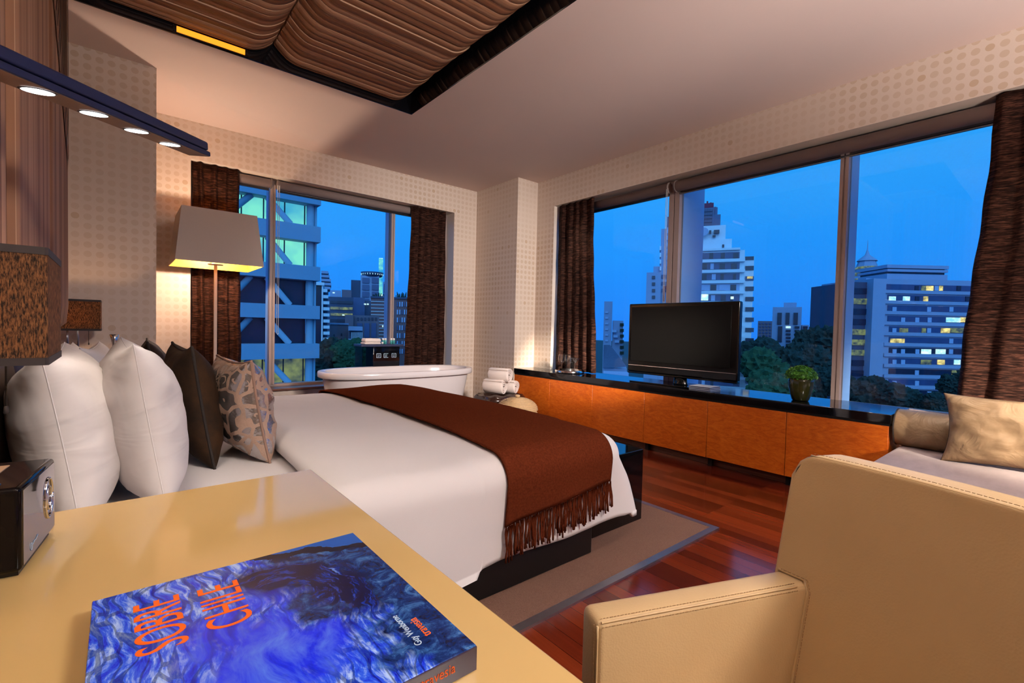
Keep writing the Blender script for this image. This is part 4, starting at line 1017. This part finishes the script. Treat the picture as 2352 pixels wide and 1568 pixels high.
# -- dark office
f = Fac(150, 785); t = tower('office_building', 'dark low office block with lit window strips, left of the brick building', 785, 150)
f.part('wall', 'dark_facade', t, (752, 812, 682, None, 0, 30)); f.part('roof_plant', 'grey_facade', t, (757, 783, 664, 682, 5, 20)); f.part('roof_plant', 'brown_facade', t, (785, 808, 663, 682, 5, 20))
for k in range(5):
    f.part('window', 'lit_dim' if k in (1, 2) else 'dark_window', t, (759, 810, 691+14*k, 697+14*k, -.3, -.05))
for k, (u, w) in enumerate(((766, 743), (764, 671), (786, 722))): f.part('lit_window', 'lit_white', t, (u, u+5, w, w+2.5, -.6, -.31))
# -- glass middle block
f = Fac(190, 826); t = tower('office_building', 'pale blue glass block between the dark office and the brick building', 826, 170)
f.part('wall', 'mid_window', t, (811, 838, 683, None, 0, 25)); f.part('wing', 'dark_facade', t, (832, 856, 690, None, 2, 25)); f.part('lit_window', 'lit_white', t, (836, 841, 697, 699.5, -.4, 1.9)); f.part('lit_window', 'lit_white', t, (843, 847, 697, 699.5, -.4, 1.9))
# -- hotel with the lit crown
f = Fac(260, 848); t = tower('hotel', 'distant round-topped hotel tower with a ring of lights on its roof', 848, 260)
f.part('wing', 'dark_facade', t, (806, 829, 642, None, 3, 30)); f.part('wall', 'grey_facade', t, (828.5, 871, 633, None, 0, 30))
for k in range(4):
    f.part('window', 'mid_window', t, (832, 848, 638+16*k, 650+16*k, -.8, -.1)); f.part('window', 'mid_window', t, (854, 870, 638+16*k, 650+16*k, -.8, -.1))
c = f.pt(848, 632); bm = bmesh.new(); lathe(bm, [(0, -.4), (5.0, -.4), (5.8, .6), (6.1, 2.0), (5.6, 2.0), (0, 1.6)], (c.x+3, c.y+3, c.z), 40); link('crown', bm, 'dark_facade', t)
for k in range(26):
    a = 2*PI*k/26; bm = bmesh.new(); q = Vector((c.x+3+5.75*math.cos(a), c.y+3+5.75*math.sin(a), c.z+.5)); box(bm, q.x-.16, q.x+.16, q.y-.16, q.y+.16, q.z, q.z+1.3); link('crown_light', bm, 'lit_white', t)
# -- glowing strip standing in for a reflection in the window
f = Fac(330, 874); t = tower('cyan_strip', 'glowing cyan strip standing in for a window reflection, right of the round-topped hotel', 874, 330); f.part('shaft', 'lit_cyan', t, (870, 880, 594, None, 0, 8)); f.part('strip_cap', 'lit_white', t, (870.5, 879.5, 592, 594, 1, 7))
f = Fac(300, 886); t = tower('office_building', 'faint distant block half hidden by the thin mullion', 886, 300); f.part('wall', 'grey_facade', t, (880, 893, 647, None, 0, 20)); f.part('window', 'mid_window', t, (882, 891, 652, 672, -.5, -.05))
# -- brick building with white string courses
f = Fac(140, 890); t = tower('brick_building', 'wide brick building with thin white string courses and roof plants', 890, 140)
f.part('wall', 'brick_facade', t, (852, 960, 686, None, 0, 25)); f.part('parapet', 'dark_facade', t, (851, 961, 682, 686, -.4, 25))
for k in range(16): f.part('string_course', 'white_facade', t, (852, 893, 692+7.6*k, 693.2+7.6*k, -.25, -.02))
for k in range(7):
    for j in range(8): f.part('window', 'blind_window' if (j+k) % 3 else 'mid_window', t, (911.5+5.4*j, 914.4+5.4*j, 693+18*k, 704+18*k, -.25, -.02))
bm = bmesh.new(); rnd = random.Random(5)
for k in range(60):
    u = rnd.uniform(856, 955); p = f.pt(u, 682, rnd.uniform(1, 6)); tube(bm, [p, p+Vector((rnd.uniform(-.3, .3), rnd.uniform(-.3, .3), rnd.uniform(.6, 1.6)))], .12, 4)
link('roof_plants', bm, 'leaf_dark', t)
for k, (u, w) in enumerate(((889, 675), (876, 676), (878, 747))): f.part('lit_window', 'lit_white', t, (u, u+2.4, w, w+4, -.6, -.3))
# -- brown building with pillars
f = Fac(110, 832); t = tower('office_building', 'brown building with tall window bays behind the folded towels', 832, 110)
f.part('wall', 'brown_facade', t, (793, 871, 724, None, 0, 20)); f.part('wing', 'brown_facade', t, (793, 812, 724, None, -1, -.02))
for k in range(6): f.part('window', 'dark_window', t, (820+8.3*k, 824+8.3*k, 729, 735, -.25, -.02))
for a, b_, w0, w1 in ((820, 832, 742, 775), (837, 848.5, 742, 775), (853, 864, 742, 775)): f.part('window_bay', 'mid_window', t, (a, b_, w0, w1, -.25, -.02))
# -- low grey building and arcade
f = Fac(95, 778); t = tower('low_building', 'low brownish block below the dark office', 778, 95); f.part('wall', 'brown_facade', t, (758, 800, 744, None, 0, 10)); f.part('cornice', 'grey_facade', t, (757, 801, 742, 745, -.3, 10))
for k, (u, w) in enumerate(((775, 778), (783, 777), (783, 765), (766, 768))): f.part('window', 'dark_window' if k else 'lit_warm', t, (u, u+3, w, w+5, -.2, -.02))
f = Fac(90, 818); t = tower('arcade', 'pale arcade building with a row of slim columns', 818, 90); f.part('wall', 'dark_facade', t, (802, 832, 757, None, 1, 10)); f.part('roof', 'grey_facade', t, (800, 833, 750, 759, 0, 10)); f.part('plinth', 'grey_facade', t, (800, 833, 778, None, 0, .9))
for k in range(9): f.part('column', 'white_facade', t, (807+3*k, 808.2+3*k, 763, 777, .2, .8))
# -- stepped white apartment tower (behind the television)
f = Fac(105, 1620); t = tower('apartment_building', 'tall stepped white apartment tower rising behind the television', 1620, 105)
f.part('wall', 'white_facade', t, (1594, 1711, 576, None, 0, 14)); f.part('wing', 'white_facade', t, (1711.5, 1735, 585, None, 2.5, 14)); f.part('upper_floor', 'white_facade', t, (1592, 1682, 547, 576, 1.5, 13)); f.part('upper_floor', 'white_facade', t, (1590, 1668, 514, 547, 2, 12.5))
f.part('glass_floor', 'mid_window', t, (1572, 1649, 472, 514, 2.5, 12)); f.part('glass_floor', 'mid_window', t, (1636, 1656, 487, 514, 2.3, 11.8)); f.part('roof', 'maroon_roof', t, (1596, 1640, 459, 472, 3, 11.5)); f.part('roof', 'maroon_roof', t, (1640.2, 1646, 467, 472, 3.1, 11))
for u, w in ((1608, 456), (1623, 451), (1631, 454)): f.part('chimney', 'maroon_roof', t, (u, u+4, w, 459.3, 4, 6))
bm = bmesh.new()
for k in range(9): f.bx(bm, 1597+5.7*k, 1597.5+5.7*k, 473, 514, 2.3, 2.45)
for k in range(5): f.bx(bm, 1597, 1636, 480+8.4*k, 480.8+8.4*k, 2.3, 2.45)
link('glazing_grid', bm, 'dark_facade', t)
for u0, u1, w0, w1 in ((1629, 1634, 526, 533), (1640, 1653, 525, 533), (1637, 1644, 537, 541), (1659.5, 1664, 559, 566)): f.part('window', 'dark_window', t, (u0, u1, w0, w1, 1.2, 1.9 if w0 < 547 else 1.45))
c = f.pt(1614, 531, 1.); bm = bmesh.new(); bmesh.ops.create_cone(bm, cap_ends=True, segments=24, radius1=.15, radius2=1.2, depth=.4, matrix=Matrix.Translation(c) @ Matrix.Rotation(R_(62), 4, f.r) @ Matrix.Rotation(.5, 4, 'Z')); tube(bm, [c, c-Vector((0, 0, 1.2))], .06, 6); link('satellite_dish', bm, 'grey_facade', t)
rnd = random.Random(9)
f.part('roof_slab', 'white_facade', t, (1590, 1700, 571, 576, -.5, 1.4))
for k in range(13):
    w = 580+24.2*k; f.part('window_band', 'blind_window' if k in (3,) else 'mid_window', t, (1603, 1699, w, w+14.5, -.15, -.02))
    for j in range(4): u = 1604+24*j+rnd.uniform(0, 9); f.part('window', rnd.choice(['dark_window', 'blind_window', 'mid_window', 'dark_window']), t, (u, u+rnd.uniform(6, 14), w+1, w+14, -.3, -.16))
    f.part('side_window', rnd.choice(['dark_window', 'mid_window']), t, (1714, 1734, w+3+(0 if k else 2), w+13, 2.3, 2.48)); f.part('parapet', 'white_facade', t, (1603, 1711, w+15.5, w+22.5, -.7, -.31))
f.part('lit_window', 'lit_white', t, (1603, 1627, 676, 690, -.5, -.32)); f.part('lit_window', 'lit_white', t, (1678, 1685, 681, 687, -.5, -.32)); f.part('lit_window', 'lit_warm', t, (1718, 1731, 632, 637, 2.0, 2.28))
# its left half, seen in the pane left of the tall mullion
f = Fac(103, 1515); t = tower('apartment_building', 'left stepped wing of white apartments between the brown curtain and the tall mullion', 1515, 112)
f.part('wall', 'grey_facade', t, (1519, 1586, 524, None, 0, 14)); f.part('upper_floor', 'mid_window', t, (1533, 1586, 494, 520, 1, 13)); f.part('roof', 'grey_facade', t, (1531, 1586, 520, 524, .5, 13)); f.part('lower_wing', 'grey_facade', t, (1485.5, 1518.5, 626, None, -.5, 13)); f.part('roof_room', 'grey_facade', t, (1501, 1518, 611, 626, .5, 10)); f.part('awning', 'maroon_roof', t, (1523, 1540, 657, 664, -.6, -.1)); f.part('awning_post', 'maroon_roof', t, (1523, 1528, 664.2, 692, -.6, -.1))  # grey in place of white: the wing's shade put into the colour
for k in range(9): f.part('side_window', 'blind_window', t, (1531, 1540, 527+15*k, 536+15*k, -.2, -.02))
for k in range(4): f.part('window', 'dark_window', t, (1498, 1505, 634+15*k, 641+15*k, -.75, -.52)); f.part('bay', 'white_facade', t, (1515.5, 1518.9, 566+15.5*k, 575+15.5*k, -.4, 3))
for k in range(3): f.part('window', 'mid_window', t, (1519.5, 1531, 631+16*k, 639+16*k, -.25, -.02))
# -- blue hazy group further left
f = Fac(140, 1405); t = tower('apartment_building', 'hazy slanted apartment block next to the brown curtain, seen under blue light', 1405, 140)
f.part('wall', 'grey_facade', t, (1388, 1407, 692, None, 0, 15)); f.part('wing', 'grey_facade', t, (1407.2, 1432, 736, None, 1, 15))
for k in range(6): f.part('window', 'blind_window', t, (1390, 1397, 715+13*k, 719+13*k, -.3, -.02)); f.part('balcony', 'leaf_dark', t, (1424, 1433, 742+13*k, 749+13*k, .3, .95))
for k in range(3): f.part('skylight', 'blind_window', t, (1406+3*k, 1416+3*k, 757+12*k, 763+12*k, -.2, .95))
f = Fac(70, 1415); t = tower('house', 'low house with a pale tiled roof beyond the tray of glasses', 1415, 70)
bm = bmesh.new(); pts = [f.pt(1388, 790, 6), f.pt(1432, 832, 0), f.pt(1388, 845, 0), f.pt(1432, 845, 9), f.pt(1388, 805, 9)]
bm.faces.new([bm.verts.new(p) for p in (f.pt(1385, 845, 0), f.pt(1440, 842, 0), f.pt(1400, 795, 7), f.pt(1384, 795, 7))]); bmesh.ops.solidify(bm, geom=bm.faces[:], thickness=.3); link('roof', bm, 'roof_tiles', t); f.part('wall', 'grey_facade', t, (1386, 1440, 847, None, .6, 7)); f.part('fence', 'blind_window', t, (1386, 1444, 852, 866, -.4, -.2))
# -- hotel in the middle distance and neighbours
f = Fac(210, 1815); t = tower('apartment_building', 'grid-windowed mid-distance apartment tower above the trees by the potted plant', 1815, 210)
f.part('wall', 'grey_facade', t, (1775, 1842, 705, None, 0, 22)); f.part('roof_room', 'grey_facade', t, (1800, 1830, 693.5, 705, 4, 16)); f.part('wing', 'grey_facade', t, (1842.2, 1858, 746, None, .5, 22))
for u0, u1 in ((1786, 1796), (1805, 1814), (1823, 1833)): f.part('window_bay', 'dark_window', t, (u0, u1, 718, 745, -.5, -.02))
for k in range(8):
    for j, u in enumerate((1805, 1825, 1844)): f.part('window', 'dark_window' if (k*3+j) % 11 else 'lit_white', t, (u, u+11, 749+8*k, 753.5+8*k, -.5, .45 if u > 1840 else -.02))
f.part('window_bay', 'dark_window', t, (1787, 1797, 749, 785, -.5, -.02)); f.part('lit_window', 'lit_warm', t, (1841, 1852, 802, 807, -.9, -.55))
f = Fac(290, 1758); t = tower('apartment_building', 'small far block left of the grid-windowed tower', 1758, 290); f.part('wall', 'brown_facade', t, (1741, 1774.5, 737, None, 0, 20))
for k in range(6):
    for j in range(4): f.part('window', 'mid_window', t, (1744+7.6*j, 1748+7.6*j, 741+7*k, 744.5+7*k, -.5, -.02))
f = Fac(175, 1895); t = tower('apartment_building', 'terraced apartment block left of the thin window mullion', 1895, 150)
f.part('wall', 'dark_facade', t, (1871, 1935, 720, None, 0, 16)); f.part('roof', 'grey_facade', t, (1871, 1935, 717, 721, -.5, 16))
for k in range(8): f.part('terrace', 'white_facade' if k in (2, 4) else 'grey_facade', t, (1869-2*k, 1935, 738+14.2*k, 742+14.2*k, -1.2-.1*k, -.02)); f.part('window', 'dark_window', t, (1885, 1934, 727+14.2*k, 736+14.2*k, -.3, -.02))
f.part('lit_window', 'lit_warm', t, (1896, 1904, 770, 777, -.6, -.32))
# -- tower with the domed spire
f = Fac(320, 1989); t = tower('spire_tower', 'distant tower with a tiered lit dome and needle spire', 1989, 320); c = at(1989, 652, 330); k_ = 330/1086.
bm = bmesh.new(); lathe(bm, [(34*k_, GZ-c.z), (34*k_, 0), (30*k_, 14*k_), (24*k_, 26*k_), (22*k_, 27*k_), (21*k_, 38*k_), (16*k_, 54*k_), (0, 56*k_)], c, 10, smooth=False); link('shaft', bm, 'grey_facade', t)
for z0, z1, r0, r1 in ((2, 11, 34, 31.5), (17, 26, 29.5, 25), (33, 39, 23, 21)): bm = bmesh.new(); lathe(bm, [(r0*k_, z0*k_), (r1*k_, z1*k_)], c, 10, smooth=False); link('lit_tier', bm, 'lit_dim', t)
bm = bmesh.new(); lathe(bm, [(20*k_, 52*k_), (19*k_, 54*k_), (5*k_, 66*k_), (1.2*k_, 78*k_), (.25*k_, 100*k_), (0, 101*k_)], c, 12); link('spire', bm, 'grey_facade', t)
# -- big office slab on the right
f = Fac(140, 2140, math.atan((2140-1176)/Fpx)); t = tower('office_building', 'big office slab with ribbon windows, many lit, seen beside the right curtain', 2140, 140)
f.part('wall', 'grey_facade', t, (1989, 2330, 643, None, 0, 20)); f.part('pier', 'grey_facade', t, (1989, 2018, 642, None, -3, -.02)); f.part('wing', 'dark_facade', t, (1952, 1988.6, 648, None, -.5, 18)); f.part('recess', 'dark_facade', t, (2018.2, 2026, 672, None, -.4, -.02)); f.part('roof_plant', 'grey_facade', t, (2056, 2198, 627, 643, 3, 15)); f.part('roof_plant', 'grey_facade', t, (2054, 2198.5, 606, 614, 2.6, 15.4)); f.part('roof_plant', 'grey_facade', t, (2056, 2198, 616, 622, 2.8, 15.2)); f.part('louvre', 'dark_window', t, (2060, 2194, 613.8, 627.2, 3.4, 14.6))
rnd = random.Random(21); lits = {0: [(2115, 2125, 'lit_dim'), (2125, 2142, 'lit_warm'), (2145, 2154, 'blind_window'), (2156, 2164, 'lit_warm')], 1: [(2041, 2056, 'lit_white'), (2073, 2088, 'lit_white'), (2120, 2130, 'lit_warm')], 3: [(2172, 2204, 'lit_white'), (2204, 2236, 'lit_warm')], 4: [(2065, 2084, 'lit_dim'), (2116, 2125, 'lit_dim'), (2160, 2180, 'lit_warm'), (2182, 2236, 'lit_dim')], 5: [(2044, 2076, 'lit_warm')], 6: [(2115, 2137, 'lit_white'), (2148, 2170, 'lit_white')], 7: [(2114, 2138, 'lit_dim'), (2152, 2168, 'lit_warm'), (2190, 2204, 'lit_white')], 8: [(2185, 2220, 'lit_dim')]}
for k in range(12):
    w = 655.5+24.2*k; u0 = 2030 if k == 0 else (2038 if k < 4 else 2043-k*.3); f.part('window_band', 'dark_window' if k in (6, 8, 10) else 'mid_window', t, (u0, 2329, w, w+12.5, -.15, -.02))
    for a, b_, m in lits.get(k, []): f.part('lit_window', m, t, (a, b_, w+1, w+12, -.35, -.16))
    for j in range(4):
        a = rnd.choice([2048, 2068, 2100, 2128, 2150, 2178, 2196, 2216]);
        if all(b_ < a or q > a+9 for q, b_, m in lits.get(k, [])): f.part('window', 'blind_window' if k > 1 else 'dark_window', t, (a+j*.3, a+j*.3+9, w+1, w+12, -.3-.01*j, -.16))
    f.part('sill_band', 'grey_facade', t, (2027, 2330, w+13.5, w+21, -.6, -.36))
for k in range(9): f.part('side_window', 'lit_dim' if k in (1, 4, 5, 6) else 'dark_window', t, (1953, 1987, 662+23.5*k, 675+23.5*k, -.75, -.52))
# -- trees below
def tree(u, w, D, r, label, mat='leaf_dark', seed=0):
    rnd = random.Random(seed); c = at(u, w, D); t = thing('tree', label, 'tree', (c.x, c.y, GZ), 'city trees below the windows')
    bm = bmesh.new()
    for k in range(9):
        q = c+Vector((rnd.uniform(-.8, .8), rnd.uniform(-.8, .8), rnd.uniform(-.55, .45)))*r if k else c; s = r*rnd.uniform(.5, .75); n0 = len(bm.verts)
        bmesh.ops.create_icosphere(bm, subdivisions=4, radius=s, matrix=Matrix.Translation(q)); bm.verts.ensure_lookup_table()
        for v in bm.verts[n0:]:
            d = (v.co-q).normalized(); v.co += d*s*(.32*nz(v.co.x, v.co.y, v.co.z, 1.9/ r*3)+.28*nz(v.co.x, v.co.y, v.co.z, 9/r*3))
    link('crown', bm, mat, t)
    bm = bmesh.new(); tube(bm, [(c.x, c.y, GZ), (c.x, c.y, c.z)], [r*.12, r*.07], 8); link('trunk', bm, 'trunk', t)
tree(1770, 815, 95, 4.6, 'big dark tree in front of the far small block', 'leaf_dark', 1); tree(1768, 862, 75, 3.6, 'lighter green tree below the big dark one', 'leaf_green', 2); tree(1840, 838, 100, 4.8, 'dark tree behind the potted plant', 'leaf_dark', 3); tree(1893, 800, 120, 5., 'dark conifer-like tree in front of the terraced block', 'leaf_dark', 4); tree(1898, 882, 80, 2.6, 'dark tree right of the potted plant', 'leaf_dark', 5)
tree(1770, 900, 70, 3., 'low green tree just above the countertop left of the potted plant', 'leaf_green', 6); tree(1995, 900, 85, 3.8, 'dark tree right of the thin mullion', 'leaf_dark', 7); tree(2045, 925, 80, 3.6, 'dark tree just above the countertop end', 'leaf_dark', 8); tree(2150, 930, 75, 2.0, 'slim dark tree above the bolster', 'leaf_dark', 9); tree(2205, 880, 90, 2.4, 'dark tree beside the right curtain', 'leaf_dark', 10)
tree(797, 808, 74, 2.9, 'dark green tree left of the bath console', 'leaf_green', 11); tree(768, 815, 82, 3.2, 'dark tree below the white balcony tower', 'leaf_dark', 12); tree(740, 850, 70, 3., 'dark tree behind the left end of the bathtub', 'leaf_dark', 13); tree(690, 868, 60, 2., 'dim tree under the concrete office', 'leaf_dark', 14); tree(830, 826, 68, 2.2, 'dark green tree behind the bath console', 'leaf_green', 15)

# ================================================================== LIGHT
w = bpy.data.worlds.new('dusk_sky'); S.world = w; w.use_nodes = True; nt = w.node_tree; bg = nt.nodes['Background']
tc = nt.nodes.new('ShaderNodeTexCoord'); sx = nt.nodes.new('ShaderNodeSeparateXYZ'); nt.links.new(tc.outputs['Generated'], sx.inputs[0])
rp = nt.nodes.new('ShaderNodeValToRGB'); nt.links.new(sx.outputs[2], rp.inputs[0]); els = rp.color_ramp.elements
els[0].position = 0.; els[0].color = srgb(28, 122, 250); els[1].position = .42; els[1].color = srgb(44, 170, 255)
e = rp.color_ramp.elements.new(.16); e.color = srgb(26, 146, 255)
nn = nt.nodes.new('ShaderNodeTexNoise'); nn.inputs['Scale'].default_value = 2.4; nn.inputs['Detail'].default_value = 5
mp = nt.nodes.new('ShaderNodeMapping'); mp.inputs['Scale'].default_value = (1, 1, 4); nt.links.new(tc.outputs['Generated'], mp.inputs[0]); nt.links.new(mp.outputs[0], nn.inputs['Vector'])
mxn = nt.nodes.new('ShaderNodeMix'); mxn.data_type = 'RGBA'; mxn.inputs[7].default_value = srgb(70, 178, 255)
mm = nt.nodes.new('ShaderNodeMath'); mm.operation = 'MULTIPLY'; mm.inputs[1].default_value = .3; nt.links.new(nn.outputs['Fac'], mm.inputs[0]); nt.links.new(mm.outputs[0], mxn.inputs[0]); nt.links.new(rp.outputs[0], mxn.inputs[6])
nt.links.new(mxn.outputs[2], bg.inputs[0]); bg.inputs[1].default_value = 1.04

def lamp(name, kind, loc, energy, color, size=.05, to=None, **k):
    l = bpy.data.lights.new(name, kind); l.energy = energy; l.color = color
    if kind in ('POINT', 'SPOT'): l.shadow_soft_size = size
    for a, v in k.items(): setattr(l, a, v)
    o = bpy.data.objects.new(name, l); COL.objects.link(o); o.location = loc
    if to is not None: o.rotation_euler = (Vector(to)-Vector(loc)).to_track_quat('-Z', 'Y').to_euler()
    return o
WARM = (1., .60, .30)
lamp('floor_lamp_bulb', 'POINT', (.68, 5.02, 1.76), 52, (1, .74, .54), .035)
lamp('near_lamp_bulb', 'POINT', (-.2175, 1.262, 1.16), 2.2, WARM, .03); lamp('far_lamp_bulb', 'POINT', (-.21, 4.235, 1.16), 3.2, WARM, .03)
for s in spots: lamp('bar_spot', 'SPOT', s, 5.5, (1, .86, .72), .025, s-N, spot_size=R_(95), spot_blend=.6)
# added fill from outside the view, no fixtures: overhead, upward and aimed spots
NEU = (1, .90, .845)
for x, y in ((1.2, -1.0), (2.9, -1.2), (3.0, .5)): lamp('fill_downlight', 'SPOT', (x, y, 3.02), 70, NEU, .12, (x, y, 0), spot_size=R_(120), spot_blend=.8)
for x, y, e in ((2.6, -1.4, 330), (.6, -1.6, 400)): lamp('fill_uplight', 'SPOT', (x, y, 1.7), e, NEU, .12, (x, y+.5, 3.0), spot_size=R_(134), spot_blend=.6)  # added upward fill that brightens the ceiling
lamp('fill_spot', 'SPOT', (2.3, -1.6, 2.6), 1650, NEU, .25, (3.3, 4.8, 1.25), spot_size=R_(46), spot_blend=1.)  # added fill aimed at the pilaster and bathtub corner
lamp('fill_spot', 'SPOT', (1.5, -1.7, 2.95), 500, NEU, .4, (.8, 1.7, .3), spot_size=R_(80), spot_blend=.7)  # added fill over bed and desk
lamp('fill_spot', 'SPOT', (1.2, -1.7, 2.95), 280, NEU, .3, (3.6, .2, .3), spot_size=R_(60), spot_blend=.7)  # added fill for the daybed side
lamp('fill_spot', 'SPOT', (2.3, -1.9, 2.2), 6000, (1, .84, .68), .05, (4.25, 3.80, .66), spot_size=R_(12), spot_blend=1.)  # added to brighten the curtain bottom by the glasses
lamp('fill_spot', 'SPOT', (2.2, -1.9, 1.6), 1500, (1, .84, .68), .05, (4.25, .0, .55), spot_size=R_(36), spot_blend=1.)  # added to brighten the right curtain bottom
lamp('fill_downlight', 'SPOT', (.1, -.3, 3.02), 70, NEU, .15, (.55, -.1, 0), spot_size=R_(110), spot_blend=.8)  # added above the desk to brighten the chair back
lamp('city_fill', 'SUN', (-20, -20, 40), 1.9, (.30, .62, 1), to=(0, 0, 26), angle=R_(70))  # added soft sun that brightens the building fronts
lamp('curtain_fill', 'SPOT', (3.98, 3.87, 3.02), 80, (1, .84, .68), .04, (4.08, 3.86, 0), spot_size=R_(46), spot_blend=.5)  # added over the left curtain, the ceiling has no fixture here
lamp('curtain_fill', 'SPOT', (3.98, .1, 3.02), 70, (1, .84, .68), .04, (4.1, .05, 0), spot_size=R_(46), spot_blend=.5)  # added over the right curtain, likewise without a fixture
S.view_settings.view_transform = 'Standard'; S.view_settings.look = 'None'; S.view_settings.gamma = 1; S.view_settings.exposure = 0.; S.view_settings.use_curve_mapping = False
S.cycles.max_bounces = 7; S.cycles.diffuse_bounces = 4; S.cycles.glossy_bounces = 4; S.cycles.transmission_bounces = 6; S.cycles.transparent_max_bounces = 12
S.cycles.caustics_reflective = False; S.cycles.caustics_refractive = False; S.cycles.sample_clamp_indirect = 6.0
